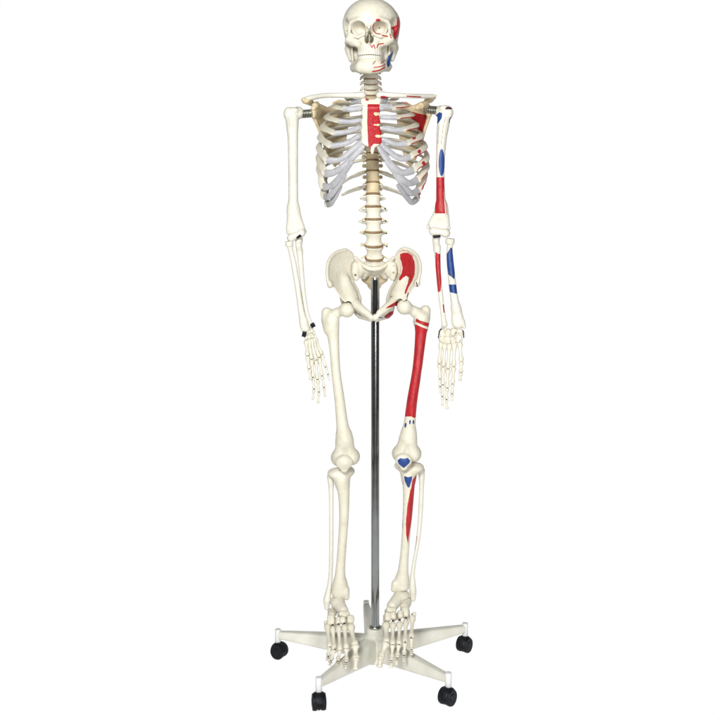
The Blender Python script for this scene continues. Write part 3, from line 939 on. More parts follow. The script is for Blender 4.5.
s.chain(pc(smooth_rows([(450.2, 244, -.004, 3.1), (449.6, 249.5, -.003, 2.9), (449.9, 258, -.004, 3.4), (451.4, 275, -.008, 3.7), (453.8, 295, -.012, 3.9), (456.4, 310, -.012, 4.8)], 14)), k=.003)
s.chain(pc([(456.2, 308, -.012, 4.7), (457.4, 318, -.012, 6.2), (458, 322.5, -.012, 6.4)]), k=.005, flat=(0, 1, 0), fs=.7)
s.cone(P(462, 322, -.013), P(464.4, 327, -.014), .008, .0045, k=.004)
rdb = obj('radius', s.mesh(.0015), PALE, SKEL)
V8 = lambda pts: [(425 + x / 10.28, 210 + y / 10.28) for x, y in pts]
paint(rdb.data, [('blue', 'poly', V8([(214, 465), (264, 380), (284, 398), (292, 520), (308, 640), (304, 715), (240, 665), (220, 560)])), ('blue', 'poly', U([(106, 206), (138, 206), (141, 243), (113, 236)])),
                 ('dark', 'line', (V8([(270, 388), (268, 440)]), .7))], front=-.4)
# elbow pins
obj('elbow_pin', rod(P(296.5, 237.6, -.008), P(301, 235.2, -.012), .0042), BLACK, SKEL)
obj('elbow_pin', rod(P(433.2, 236.9, -.010), P(440.6, 236.2, -.011), .0030), BLACK, SKEL)

CHUNK = 1.22
PH = ([0, .05, .14, .3, .5, .7, .85, .95, 1], [.30, .82, 1.0, .60, .46, .54, .84, .78, .25])


def small_bone(a, b, r, name, parent, ref=(0, -1, 0), prof=PH, n=13, bow=0.0):
    a = np.asarray(a, float); b = np.asarray(b, float)
    u = np.array(sorted(set(np.linspace(0, 1, n)) | {.03, .97}))
    r = r * CHUNK
    ext = _unit(b - a) * r * .35
    p = a - ext + (b - a + 2 * ext) * u[:, None]
    p[:, 1] -= bow * np.sin(np.pi * u)
    q = r * np.interp(u, *prof)
    return obj(name, tube(p, q, q * .88, ref=ref, m=12, power=2.2), BONE, parent)


def pebble(c, r, name, parent, seed):
    """a wrist or ankle bone: a knobbly rounded block"""
    g = np.random.default_rng(seed)
    r = np.asarray(r)
    s = Solid()
    rot = rz(g.uniform(-.5, .5)) @ rx(g.uniform(-.4, .4)) @ ry(g.uniform(-.4, .4))
    s.box(c, r * .92, rot, rr=min(r) * .6)
    for _ in range(3):
        d = _unit(g.normal(size=3)); s.ell(np.asarray(c) + rot @ (d * r * .55), r * .55, rot, k=.002)
    d = _unit(g.normal(size=3)); s.ell(np.asarray(c) + rot @ (d * r * 1.3), r * .6, rot, k=.002, op='s')
    return obj(name, s.mesh(.0011), BONE, parent)


def wire_pin(a, u, r, parent):
    # the wire that strings two small bones together shows as a dark link in the joint
    obj('joint_wire', tube(np.array([a - u * .0055, a, a + u * .0055]), np.full(3, r * .62), m=8), WIRE, parent)


def digit(parent, px, Y, rads, names, gap=.12):
    """chain of bones through photo readings"""
    pts = [P(a, b, y) for (a, b), y in zip(px, Y)]
    for i in range(len(pts) - 1):
        a, b = pts[i], pts[i + 1]; d = b - a; L = np.linalg.norm(d); u = d / L
        g = .0022
        small_bone(a + u * (g if i else 0), b - u * g, rads[i], names[i], parent)
        if i:
            wire_pin(a, u, rads[i], parent)


MC, PX_, TP, MT = 'metacarpal', 'finger_bone', 'toe_bone', 'metatarsal'
# hand, left in the picture
H = empty('hand', SKEL)
for i, (a, b, y) in enumerate([(306.3, 333.5, -.016), (308.8, 331.6, -.012), (311.4, 331, -.008), (313.4, 333.2, -.004), (306.4, 338, -.020), (309, 336.8, -.018), (311.6, 336.2, -.014), (314.2, 336.6, -.008)]):
    pebble(P(a, b, y), (.0054, .0066, .0062), 'carpal', H, 40 + i)
digit(H, [(306.2, 341), (307.4, 356), (309.2, 369), (311, 380)], [-.026, -.042, -.052, -.060], [.0062, .0054, .0046], [MC, PX_, PX_])
digit(H, [(308.8, 340), (311.6, 359.5), (313, 377.5), (314, 389), (312.8, 400)], [-.022, -.036, -.050, -.054, -.050], [.0062, .0055, .0045, .0036], [MC, PX_, PX_, PX_])
digit(H, [(311.2, 339.5), (315.8, 360.2), (317.6, 379.5), (318.8, 392), (318, 403.6)], [-.018, -.024, -.036, -.040, -.038], [.0062, .0056, .0046, .0036], [MC, PX_, PX_, PX_])
digit(H, [(313.2, 339), (319.3, 357.6), (322, 376), (324, 387.5), (325, 397.3)], [-.014, -.012, -.022, -.026, -.026], [.0058, .0052, .0043, .0034], [MC, PX_, PX_, PX_])
digit(H, [(315.2, 338.5), (322, 354.5), (325.6, 367), (328, 374.5), (329.6, 381)], [-.008, -.002, -.010, -.014, -.016], [.0056, .0047, .0040, .0032], [MC, PX_, PX_, PX_])
# hand, right in the picture
H = empty('hand', SKEL)
for i, (a, b, y) in enumerate([(442.3, 333.6, -.008), (447.4, 332.6, -.012), (453.4, 332, -.014), (459.6, 332.6, -.016), (442.2, 339.8, -.012), (447.6, 340, -.014), (453, 340, -.016), (459, 339.2, -.020)]):
    pebble(P(a, b, y), (.0092, .0082, .0116), 'carpal', H, 60 + i)
digit(H, [(459.8, 342.8), (461.4, 361.8), (460.9, 372.5), (460, 381)], [-.026, -.036, -.044, -.050], [.0068, .0058, .0048], [MC, PX_, PX_])
digit(H, [(454.4, 344), (453.7, 366.8), (452.6, 384), (452, 393.6), (451.7, 401.4)], [-.020, -.030, -.042, -.046, -.044], [.0066, .0060, .0050, .0040], [MC, PX_, PX_, PX_])
digit(H, [(449.4, 344.6), (448, 369), (447.2, 388), (446.6, 399.5), (447.1, 409.4)], [-.018, -.026, -.038, -.042, -.040], [.0066, .0060, .0050, .0040], [MC, PX_, PX_, PX_])
digit(H, [(444.8, 344.2), (443.4, 367), (442.8, 385), (442.4, 396.5), (442.6, 406)], [-.014, -.020, -.032, -.036, -.034], [.0062, .0056, .0047, .0038], [MC, PX_, PX_, PX_])
digit(H, [(441, 343.4), (439.3, 364), (440, 379), (440, 386.5), (440.4, 393.4)], [-.010, -.014, -.024, -.028, -.028], [.0058, .0050, .0043, .0034], [MC, PX_, PX_, PX_])


def clip_plate(c, h, rot, name='wrist_clip'):
    s = Solid(); s.box(c, h, rot, rr=.0012)
    s.cone(np.asarray(c) + rot @ np.array([0, -h[1] - .001, 0]), np.asarray(c) + rot @ np.array([0, -h[1] + .002, 0]), .0020, .0020, k=.0005)
    return obj(name, s.mesh(.0009), BLACK, SKEL)


clip_plate(P(304.2, 334.2, -.024), (.0056, .004, .0072), ry(.25))
clip_plate(P(312.8, 325.2, -.018), (.0060, .004, .0060), ry(-.5))
for pts in ([(438.2, 338), (439.6, 331), (441.5, 328.4)], [(463.8, 338), (463.4, 331.5), (461.5, 329.6)]):
    obj('wrist_wire', tube(spline(np.array([P(a, b, -.014) for a, b in pts]), 12), np.full(12, .0014), m=8), BLACK, SKEL)

# ---- pelvis
def quad_fit(pts):
    A = np.array([P(a, b, y) for a, b, y in pts]); x, z, y = A[:, 0], A[:, 2], A[:, 1]
    x0, z0 = x.mean(), z.mean()
    M = np.stack([np.ones_like(x), x - x0, z - z0, (x - x0) ** 2, (x - x0) * (z - z0), (z - z0) ** 2], 1) * 1.0
    c = np.linalg.lstsq(np.vstack([M, 1e-4 * np.eye(6)]), np.concatenate([y, np.zeros(6)]), rcond=None)[0]
    return lambda X, Zz: (c[0] + c[1] * (np.asarray(X) - x0) + c[2] * (np.asarray(Zz) - z0) + c[3] * (np.asarray(X) - x0) ** 2 + c[4] * (np.asarray(X) - x0) * (np.asarray(Zz) - z0) + c[5] * (np.asarray(Zz) - z0) ** 2)


def hip_bone(g):
    if g < 0:
        out = [(345, 249.6), (339.5, 250.6), (334.5, 253.2), (330.3, 257.5), (328, 262), (326.8, 268), (326.7, 274), (327.6, 281), (329.8, 284.6), (334, 287.5), (337, 292), (340, 297), (345, 301.5), (350, 304), (354, 302), (355, 297), (353, 290), (353.6, 284), (354.4, 276), (354.4, 268), (354.6, 262), (355.6, 257.5), (352.2, 254), (349, 251)]
        m = lambda x: x
    else:
        out = [(404, 248), (409, 249.2), (413.5, 251.6), (417.3, 255.5), (419.6, 260.5), (420.6, 266), (420.4, 272), (419.2, 278.5), (417.4, 283.5), (413.5, 288), (411.2, 292), (408, 297), (403.4, 301), (398.5, 303.5), (394.5, 301.5), (393.5, 296.5), (395.3, 289.5), (394.6, 283.5), (394.2, 276), (394, 268), (393.6, 262), (392.8, 257.5), (397, 253.5), (400, 250)]
        m = lambda x: 747.5 - x
    f = quad_fit([(m(328), 282, -.052), (m(327), 268, -.030), (m(334), 254, -.006), (m(345), 250, .020), (m(353), 256, .046), (m(352.5), 270, .040), (m(353), 284, .026), (m(338), 270, .006), (m(340), 285, -.010), (m(345), 300, -.022), (m(335), 288, -.036), (m(333), 270, -.004)])
    pts = [(P(a, b, 0)[0], P(a, b, 0)[2]) for a, b in out]
    # correct for depth so the outline lands on the readings
    pts = []
    for a, b in out:
        y = 0.0
        for _ in range(4):
            p = P(a, b, y); y = float(np.clip(f(p[0], p[2]), -.08, .08))
        pts.append((p[0], p[2], y))
    s = Solid(); s.plate([(a, b) for a, b, _ in pts], f, .0058, -.11, .11, rnd=.0025)
    rim = [(np.array([a, y + .0015, b]), .0034) for a, b, y in pts]
    s.chain(rim[:9] , k=.006); s.chain([rim[-2], rim[-1], rim[0]], k=.004)
    s.ell(rim[8][0] + np.array([0, .004, 0]), (.0075, .009, .010), k=.006)
    # acetabulum block, pubis, ischium
    q = g
    ax_, ay_ = m(347.5), 306.0 if g < 0 else 304.0
    dy = 0 if g < 0 else -2.0
    s.ell(P(m(348.5), 299.5 + dy, -.000), (.022, .022, .026), k=.028)
    s.chain(pc([(m(345.5), 280, .014, 3.4), (m(348), 293, .006, 4.8)]), k=.020)
    s.chain(pc([(m(351), 299.5 + dy, -.012, 4.6), (m(357), 306.3 + dy * .8, -.038, 3.6), (m(363), 311.3 + dy * .6, -.056, 2.9), (m(368.5), 315 + dy * .4, -.066, 2.6), (m(371.6), 317.6, -.068, 2.6)]), k=.010)
    s.chain(pc([(m(350.5), 288, .022, 3.0), (m(353), 296, .006, 3.6), (m(356.5), 302, -.016, 3.0), (m(362), 307.8 + dy * .5, -.046, 1.9), (m(368), 312.4 + dy * .3, -.062, 1.7)]), k=.012)
    # quadrilateral plate and ischial body behind, ramus below
    s.chain(pc([(m(351), 283, .032, 3.4), (m(354.6), 291, .026, 4.4), (m(356.8), 299, .018, 4.8), (m(357), 306, .026, 4.4), (m(357.8), 312.5, .020, 3.8), (m(360), 316, -.004, 2.8), (m(365), 318, -.040, 2.2), (m(371), 320, -.062, 2.0)]), k=.006)
    s.ell(P(ax_, ay_ + 2, -.020), (.021, .022, .021), k=.004, op='s')
    s.chain(pc([(m(358), 309 + dy * .6, -.030, 3.0), (m(364), 314.5 + dy * .4, -.048, 2.4), (m(369), 317, -.060, 2.2)]), k=.006)
    o = obj('hip_bone', s.mesh(.0016), BONE, SKEL)
    if g > 0:
        W = lambda pts: [(370 + x / 8, 240 + y / 8) for x, y in pts]
        paint(o.data, [
            ('red', 'poly', W([(240, 112), (272, 100), (305, 102), (338, 128), (356, 170), (361, 215), (358, 275), (338, 330), (308, 380), (290, 430), (274, 432), (282, 396), (302, 345), (310, 302), (290, 287), (266, 302), (240, 328), (228, 318), (234, 296), (252, 268), (260, 225), (252, 180), (240, 150)])),
            ('red', 'line', (W([(232, 95), (262, 84), (300, 88), (345, 128)]), .8)),
            ('dark', 'line', (W([(372, 340), (378, 368)]), 1.4)),
            ('dark', 'line', (W([(306, 425), (296, 458)]), 1.3)),
            ('red', 'poly', W([(112, 553), (150, 525), (205, 492), (230, 486), (240, 503), (236, 520), (195, 532)])),
            ('red', 'poly', W([(108, 612), (150, 582), (195, 562), (216, 570), (206, 598), (170, 622), (128, 630)])),
            ('blue', 'line', (W([(72, 618), (100, 624)]), 1.2)),
            ('red', 'line', (W([(244, 180), (248, 220), (236, 280)]), .5)),
        ], front=-.25)
    return o


hips = [hip_bone(-1), hip_bone(1)]
s = Solid()
Rs = rx(.55)
c1 = P(374.3, 265.0, .036)
s.body(c1, .0255, .0185, .0105, Rs, .04, k=.004)
lip = [(355.4, 258, .034, 1.8), (360, 262.4, .024, 2.0), (364, 265.8, .015, 2.2), (369, 268.4, .009, 2.5), (374.4, 269.2, .007, 2.6), (379.8, 268.4, .009, 2.5), (384.8, 265.8, .015, 2.2), (388.8, 262.4, .024, 2.0), (393.4, 258, .034, 1.8)]
s.chain(pc(lip), k=.004)
s.chain(pc([(374.4, 266, .030, 4.6), (374.4, 270.5, .030, 4.4)]), k=.006)
for g in (-1, 1):
    xx = lambda d: 374.4 + g * d
    s.chain(pc([(xx(6), 267.5, .034, 4.4), (xx(13), 267.5, .034, 5.2), (xx(18), 268.5, .030, 4.8)]), k=.008)
    s.chain(pc([(xx(18.6), 265, .020, 3.4), (xx(19.2), 272, .018, 3.6), (xx(18.2), 278, .020, 2.8)]), k=.006, flat=(0, 1, 0), fs=.8)
    pe(s, xx(16.4), 270.8, .026, 5.6, 3.4, 7.4, k=.006)
    s.chain(pc([(xx(8), 270, .040, 5.0), (xx(11), 275, .050, 4.4)]), k=.006)
    s.chain(pc([(xx(5.5), 259.5, .052, 2.2), (xx(8), 257, .060, 2.2)]), k=.004)
upper = s
upper.chain(pc([(374.4, 268, .040, 6.2), (374.4, 275, .062, 6.2)]), k=.008, flat=(0, 1, 0), fs=.75)
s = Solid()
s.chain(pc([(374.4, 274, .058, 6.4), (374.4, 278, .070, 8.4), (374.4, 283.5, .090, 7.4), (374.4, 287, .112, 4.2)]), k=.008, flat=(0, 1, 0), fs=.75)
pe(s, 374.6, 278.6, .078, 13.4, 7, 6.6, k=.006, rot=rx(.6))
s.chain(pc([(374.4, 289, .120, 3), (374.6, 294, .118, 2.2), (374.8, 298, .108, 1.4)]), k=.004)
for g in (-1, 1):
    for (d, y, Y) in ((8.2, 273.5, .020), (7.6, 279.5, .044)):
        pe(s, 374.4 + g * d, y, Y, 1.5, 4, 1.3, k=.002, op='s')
sac = obj('sacrum', upper.mesh(.0016), BONE, SKEL)
obj('lower_sacrum', s.mesh(.0016), SHADE_TAN, sac)  # sacrum split so its shaded lower half gets the shade tone as colour
d = Solid(); d.ell(P(374.8, 317.6, -.066), (.0068, .0085, .0098), k=.002)
obj('pubic_symphysis', d.mesh(.0013), CREAM, SKEL)

# ---- legs
s = Solid()
s.ell(P(347, 309.8, -.018), (.0205, .0205, .0205))
s.chain(pc([(345, 309.5, -.016, 5.2), (339.5, 311.5, -.010, 4.6), (333, 315.5, .000, 6.2)]), k=.006)
s.chain(pc([(326.8, 312.5, .010, 5.2), (327.2, 320, .008, 6.0), (330, 329, .000, 6.6)]), k=.008)
s.ell(P(334.4, 325, .012), (.010, .012, .012), k=.008)
s.chain(pc(smooth_rows([(331.8, 322, .000, 7.6), (333.2, 336, -.002, 5.9), (334.4, 350, -.008, 4.9), (336, 372, -.014, 4.6), (339.6, 400, -.016, 5.1), (342.3, 424, -.012, 6.0), (344.4, 440, -.010, 8.0)], 18)), k=.006)
s.chain(pc([(344.4, 436, -.008, 7.0), (345, 452, -.006, 11.0)]), k=.012, flat=(0, 1, 0), fs=.75)
for cx_, cyy, rxx in ((338.6, 456.2, 7.8), (352.2, 455.2, 7.8)):
    pe(s, cx_, cyy + 1.4, .004, rxx, 11.0, 8.2, k=.008)
pe(s, 345, 460, .030, 2.6, 7, 6, op='s')
pe(s, 345, 455, -.034, 3.2, 4, 6, k=.008, op='s')
obj('femur', s.mesh(.0017), BONE, SKEL)
s = Solid()
s.ell(P(404.3, 307, -.018), (.0205, .0205, .0205))
s.chain(pc([(406, 307.5, -.016, 5.4), (412, 310, -.010, 4.9), (419, 314.5, .000, 6.4)]), k=.006)
s.chain(pc([(425.3, 310.5, .010, 5.3), (424.7, 318, .008, 5.6), (421.8, 327, .000, 6.2)]), k=.008)
s.ell(P(416.6, 322, .012), (.010, .012, .012), k=.008)
s.chain(pc(smooth_rows([(421.8, 319, .000, 7.2), (421, 332, -.002, 5.9), (419.3, 350, -.008, 5.1), (416.8, 372, -.014, 4.8), (412.2, 400, -.016, 5.2), (409.8, 422, -.012, 5.8), (408.4, 438, -.010, 7.6)], 18)), k=.006)
s.chain(pc([(408.4, 434, -.008, 7.0), (407, 448, -.006, 11.2)]), k=.012, flat=(0, 1, 0), fs=.75)
for cx_, cyy, rxx in ((400, 452, 8.2), (413.8, 452.2, 7.6)):
    pe(s, cx_, cyy + 1.4, .004, rxx, 11.0, 8.2, k=.008)
pe(s, 407, 456.5, .030, 2.6, 7, 6, op='s')
pe(s, 407, 452, -.034, 3.2, 4, 6, k=.008, op='s')
fem_b = obj('femur', s.mesh(.0017), BONE, SKEL)
X6 = lambda pts: [(320 + x / 6, 290 + y / 6) for x, y in pts]
X5 = lambda pts: [(310 + x / 5.54, 400 + y / 5.54) for x, y in pts]
paint(fem_b.data, [
    ('red', 'poly', X6([(578, 168), (600, 182), (660, 200), (660, 224), (620, 214), (572, 190)])),
    ('red', 'poly', X6([(560, 205), (580, 208), (655, 240), (650, 290), (606, 500), (590, 720), (588, 760), (500, 760), (505, 720), (540, 540)]) + []),
    ('red', 'poly', X5([(515, -20), (600, -20), (594, 96), (575, 100), (552, 86), (524, 62)])),
    ('blue', 'ell', (*X5([(529, 140)])[0], 1.1, 2.9, 8)), ('blue', 'ell', (*X5([(554, 122)])[0], 1.1, 2.7, 4)), ('blue', 'ell', (*X5([(573, 122)])[0], 1.0, 2.5, 0)),
], front=-.75)


def patella(c, w, h, painted):
    m = (CAM_D - .045) / FPX
    px, py = c
    s = Solid()
    pe(s, px, py - h * .08, -.0435, w * 1.06, 3.6, h * .74, k=.004)
    s.chain(pc([(px, py, -.047, w * .72), (px, py + h * .62, -.043, 4.0)]), k=.006, flat=(0, 1, 0), fs=.6)
    o = obj('patella', s.mesh(.0016), BONE, SKEL)
    if painted:
        paint(o.data, [('blue', 'poly', X5([(483, 335), (500, 321), (520, 324), (542, 320), (556, 336), (550, 352), (520, 378), (492, 357)]))], front=0)
    return o


patella((344.2, 463), 8.2, 9.2, False)
patella((403.8, 461), 8.0, 9.0, True)

s = Solid()
pe(s, 336.2, 473.2, .004, 8.8, 9.5, 5.0, k=.006); pe(s, 346.8, 471.2, .004, 8.0, 9.5, 5.0, k=.006)
s.chain(pc([(341.5, 476, .000, 9.0), (342.3, 484, -.004, 7.0)]), k=.010)
s.chain(pc(smooth_rows([(342, 480, -.006, 7.6), (343.4, 490, -.010, 6.2), (344, 500, -.012, 5.4), (343.8, 520, -.012, 4.7), (341.8, 550, -.006, 4.4), (340.2, 572, .000, 4.9), (340, 585, .004, 7.0)], 16)), k=.006)
s.ell(P(341.8, 482, -.019), (.011, .009, .016), k=.012)
s.chain(pc([(340, 583.5, .004, 7.2), (339.8, 591, .004, 8.6)]), k=.006, flat=(0, 1, 0), fs=.9)
s.chain(pc([(345.8, 590, -.002, 3.6), (346.8, 597.5, -.004, 2.5)]), k=.008)
pe(s, 337.8, 601.2, .000, 6.8, 9, 5.2, k=.003, op='s')
obj('tibia', s.mesh(.0017), BONE, SKEL)
s = Solid()
pe(s, 416.0, 467.6, .004, 8.0, 9.5, 5.0, k=.006); pe(s, 402.6, 465.6, .004, 8.2, 9.5, 5.0, k=.006)
s.chain(pc([(409, 471, .000, 9.0), (408.6, 479, -.004, 7.0)]), k=.010)
s.chain(pc(smooth_rows([(408.6, 475, -.006, 7.6), (408.7, 484, -.010, 6.2), (408.4, 497, -.012, 5.4), (407.6, 512, -.012, 4.9), (405.6, 540, -.006, 4.2), (403.6, 565, .000, 4.7), (402.2, 580, .004, 6.6)], 16)), k=.006)
s.ell(P(408.4, 478, -.019), (.011, .009, .016), k=.012)
s.chain(pc([(402.2, 579, .004, 6.8), (401.4, 586, .004, 7.8)]), k=.006, flat=(0, 1, 0), fs=.9)
s.chain(pc([(395, 584, -.002, 3.6), (393.6, 589.5, -.004, 2.6)]), k=.008)
pe(s, 403.5, 594, .000, 6.5, 9, 5.0, k=.003, op='s')
tib_b = obj('tibia', s.mesh(.0017), BONE, SKEL)
X7 = lambda pts: [(320 + x / 6.55, 440 + y / 6.55) for x, y in pts]
X4 = lambda pts: [(310 + x / 5.54, 490 + y / 5.54) for x, y in pts]
paint(tib_b.data, [
    ('blue', 'poly', X7([(549, 236), (578, 242), (606, 236), (600, 270), (585, 314), (572, 308), (556, 272)])),
    ('red', 'poly', X7([(604, 262), (630, 225), (640, 330), (612, 400), (604, 524), (562, 524), (570, 450), (590, 360)])),
    ('red', 'poly', X4([(556, -4), (584, -4), (575, 80), (560, 190), (548, 262), (543, 302), (532, 250), (530, 190), (538, 90)])),
    ('red', 'line', (X7([(548, 255), (545, 290)]), .6)),
    ('dark', 'line', (X4([(512, 160), (514, 215)]), .6)),
], front=-.6)
s = Solid()
s.chain(pc(smooth_rows([(330.6, 476.5, .016, 3.6), (331, 483, .016, 3.0), (331.2, 495, .016, 2.3), (331.3, 522, .014, 2.15), (331.2, 552, .012, 2.15), (330.4, 578, .010, 2.1), (328.2, 593, .008, 3.0), (326.7, 602, .006, 3.9), (326.8, 607.5, .006, 2.5)], 18)), k=.003)
obj('fibula', s.mesh(.0015), PALE, SKEL)
s = Solid()
s.chain(pc(smooth_rows([(421.4, 470.5, .016, 3.5), (421.6, 477, .016, 3.0), (421.5, 488, .016, 2.3), (420.6, 510, .014, 2.3), (418.3, 538, .012, 2.0), (414.3, 562, .010, 1.8), (412.4, 577, .008, 2.3), (412.9, 590, .006, 3.6), (413, 599, .006, 2.6)], 18)), k=.003)
fib_b = obj('fibula', s.mesh(.0015), PALE, SKEL)
paint(fib_b.data, [('red', 'line', (X4([(592, 255), (575, 340), (558, 430), (553, 490)]), .9)), ('dark', 'line', (X4([(598, 250), (582, 330)]), .5))])

# ---- feet
def foot(g):
    F = empty('foot', SKEL)
    if g < 0:
        tal = dict(dome=(337.5, 604), head=(344, 612), cal=((331.5, 610.5), (330, 613.5)))
    s = Solid()
    if g < 0:
        pe(s, 337.4, 601.5, .000, 7.4, 8.5, 5.4); s.chain(pc([(338.5, 604, -.010, 6.4), (343, 610.6, -.038, 5.4)]), k=.006)
    else:
        pe(s, 402, 595, .000, 7.6, 8.5, 5.0); s.chain(pc([(398.5, 598, -.010, 6.2), (392.2, 606, -.038, 5.4)]), k=.006)
    obj('talus', s.mesh(.0015), BONE, F)
    s = Solid()
    if g < 0:
        s.chain(pc([(333, 612, .058, 4.6), (333, 612, .030, 4.2), (332, 612.5, -.005, 4.6), (331.4, 615.6, -.030, 3.9)]), k=.006)
    else:
        s.chain(pc([(407, 601, .058, 4.6), (407, 602, .030, 4.2), (406.4, 602.5, -.005, 5.2), (404.4, 607.5, -.030, 4.6)]), k=.006)
    obj('calcaneus', s.mesh(.0016), BONE, F)
    if g < 0:
        tars = [(343.6, 615, -.054, 5.0, 2.2), (331.6, 621, -.050, 3.4, 4.0), (337.8, 621.6, -.066, 2.5, 2.9), (343.4, 621, -.072, 2.6, 2.7), (349.8, 620.4, -.070, 3.2, 3.2)]
    else:
        tars = [(390.4, 611, -.054, 4.6, 2.2), (405.8, 613, -.050, 3.1, 4.0), (399.6, 615.2, -.066, 2.5, 3.0), (393.6, 616.4, -.072, 2.5, 2.8), (387.2, 617.6, -.070, 3.0, 3.4)]
    for i, (a, b, Y, rx_, rz_) in enumerate(tars):
        m = (CAM_D + Y) / FPX
        s = Solid(); c = P(a, b, Y)
        s.box(c, (rx_ * m * 1.12, .015, rz_ * m * 1.3), rx(-.7) @ rz(.25 * (-1) ** i), rr=.0062)
        s.ell(c + np.array([.001, -.004, .002]), (rx_ * m * .95, .011, rz_ * m * 1.2), k=.003)
        obj('tarsal', s.mesh(.0013), BONE, F)
    if g < 0:
        rows = [((350.2, 625, -.084), (355.2, 646, -.140), (356, 658, -.162), (355.4, 669.6, -.172)),
                ((344.4, 625, -.090), (346.4, 649, -.148), (346.4, 660, -.166), (346, 664.5, -.172), (345.6, 668.8, -.174)),
                ((338.5, 625.6, -.084), (340, 651, -.142), (338, 659, -.156), (337, 663, -.162), (336, 667, -.164)),
                ((332.6, 626.6, -.071), (334.2, 650, -.132), (331.4, 659, -.144), (330.4, 662.4, -.150), (329.4, 665.6, -.152)),
                ((327, 624, -.060), (329.6, 647.5, -.122), (328.4, 655, -.132), (327.8, 658, -.136), (327.2, 661, -.138))]
    else:
        rows = [((386, 623.2, -.082), (386.4, 643, -.140), (381, 656.5, -.162), (379.4, 667, -.170)),
                ((393, 622.6, -.088), (392.6, 645, -.148), (391.8, 657.5, -.166), (391.3, 662.6, -.172), (390.8, 668.4, -.174)),
                ((399.6, 621.6, -.082), (398.8, 645, -.142), (397.4, 655.5, -.156), (396.9, 660, -.162), (396.4, 664.8, -.164)),
                ((406, 619.4, -.070), (405, 643, -.132), (404.2, 653, -.144), (403.9, 657.4, -.150), (403.6, 661.4, -.152)),
                ((412.6, 615.6, -.058), (411.3, 638.5, -.122), (411.5, 647.5, -.132), (411.4, 651.4, -.136), (411.2, 655, -.138))]
    for i, row in enumerate(rows):
        pts = [P(*r) for r in row]
        rad = [.0100, .0078, .0074, .0074, .0078][i]
        for j in range(len(pts) - 1):
            a, b = pts[j], pts[j + 1]; u = _unit(b - a); gp = .0020
            r = rad if j == 0 else ([.0100, .0082] if i == 0 else [.0064, .0052, .0048])[j - 1]
            small_bone(a + u * gp, b - u * gp, r, 'metatarsal' if j == 0 else 'toe_bone', F)
            wire_pin(a, u, r * (.9 if j else .7), F)
    s = Solid()
    if g < 0:
        s.chain(pc([(325.6, 622.6, -.056, 1.9), (327, 627, -.064, 2.2)]), k=.003)
    else:
        s.chain(pc([(414.4, 613.8, -.054, 1.9), (412.8, 618, -.062, 2.2)]), k=.003)
    obj('metatarsal', s.mesh(.0012), BONE, F)
    return F


feet = [foot(-1), foot(1)]

# ---- screws found in the photo, seated on the bone behind each reading
def bvh_of(o):
    me = o.data
    v = [tuple(x.co) for x in me.vertices]; f = [tuple(p.vertices) for p in me.polygons]
    return BVHTree.FromPolygons(v, f)


def screw(on, px, py, r=.0026):
    t = bvh_of(on); o = Vector((0, -CAM_D, CAM_H)); d = (Vector(P(px, py, 0)) - o).normalized()
    hit, nrm, _, _ = t.ray_cast(o, d)
    if hit is None:
        return
    if nrm.y > 0:
        nrm = -nrm
    q = nrm.to_track_quat('Z', 'Y').to_matrix()
    V, F = lathe([(0, -.003), (r, -.003), (r, .0010), (r * .85, .0017), (r * .45, .0017), (r * .35, .0008), (0, .0008)], 16, np.array(hit), np.array(q))
    obj('screw', (V, F), STEEL, on)


for on, pts in ((sac, [(355.2, 266, .0028), (355.4, 275, .0030), (393.6, 266, .0024), (393.6, 272.4, .0030)]), (hips[0], [(357.6, 299, .0032)]), (hips[1], [(391.6, 296.8, .0032)])):
    for a, b, r in pts:
        screw(on, a, b, r)

# ================================================================== the stand
STAND = empty('rolling_stand')
HUBX = P(375.2, 640, 0)[0]
STAND.location = (HUBX, 0, 0)
STAND['label'] = 'cream five-legged stand on black casters with a tall dark chrome pole under the skeleton'
STAND['category'] = 'stand'
OFF = np.array([HUBX, 0, 0])


def sobj(name, VF, mat, parent=STAND, smooth=True):
    o = obj(name, VF, mat, parent, smooth)
    if parent is STAND:
        o.location = (0, 0, 0)
    return o


sobj('pole', lathe([(0, .085), (.0112, .085), (.0112, .90), (0, .90)][:3] + [(.0112, .945), (.0100, .946), (0, .946)], 48), CHROME)
# slotted sleeve that carries the sacrum: a tube open at the front
def slotted_sleeve(z0, z1, r0, r1, half):
    a = np.linspace(-math.pi / 2 + half, 1.5 * math.pi - half, 40); V = []; F = []
    for z in (z0, z1):
        for r in (r1, r0):
            for t in a:
                V.append((r * math.cos(t), r * math.sin(t), z))
    n = len(a)
    for i in range(n - 1):
        F += [(i, i + 1, 2 * n + i + 1, 2 * n + i), (n + i + 1, n + i, 3 * n + i, 3 * n + i + 1), (2 * n + i, 2 * n + i + 1, 3 * n + i + 1, 3 * n + i), (i + 1, i, n + i, n + i + 1)]
    F += [(0, 2 * n, 3 * n, n), (n - 1, 2 * n - 1, 4 * n - 1, 3 * n - 1)]
    return np.array(V), F


sobj('slotted_sleeve', slotted_sleeve(.944, 1.062, .0086, .0118, .62), NICKEL)
sobj('slot_lining', lathe([(0, .946), (.0084, .946), (.0084, 1.056), (0, 1.056)], 32), BLACK)
sobj('hub', lathe([(0, .030), (.040, .030), (.043, .036), (.042, .075), (.036, .088), (.0265, .094), (.0240, .098), (.0235, .112), (.0220, .1145), (.0135, .1150), (.0125, .112), (0, .112)], 56), CREAM)
sobj('pole_collar', lathe([(.0112, .112), (.0165, .112), (.0165, .117), (.0155, .1185), (.0112, .1185)], 32), STEEL)

LEG_A = [94.7, 166.7, 238.7, 310.7, 22.7]


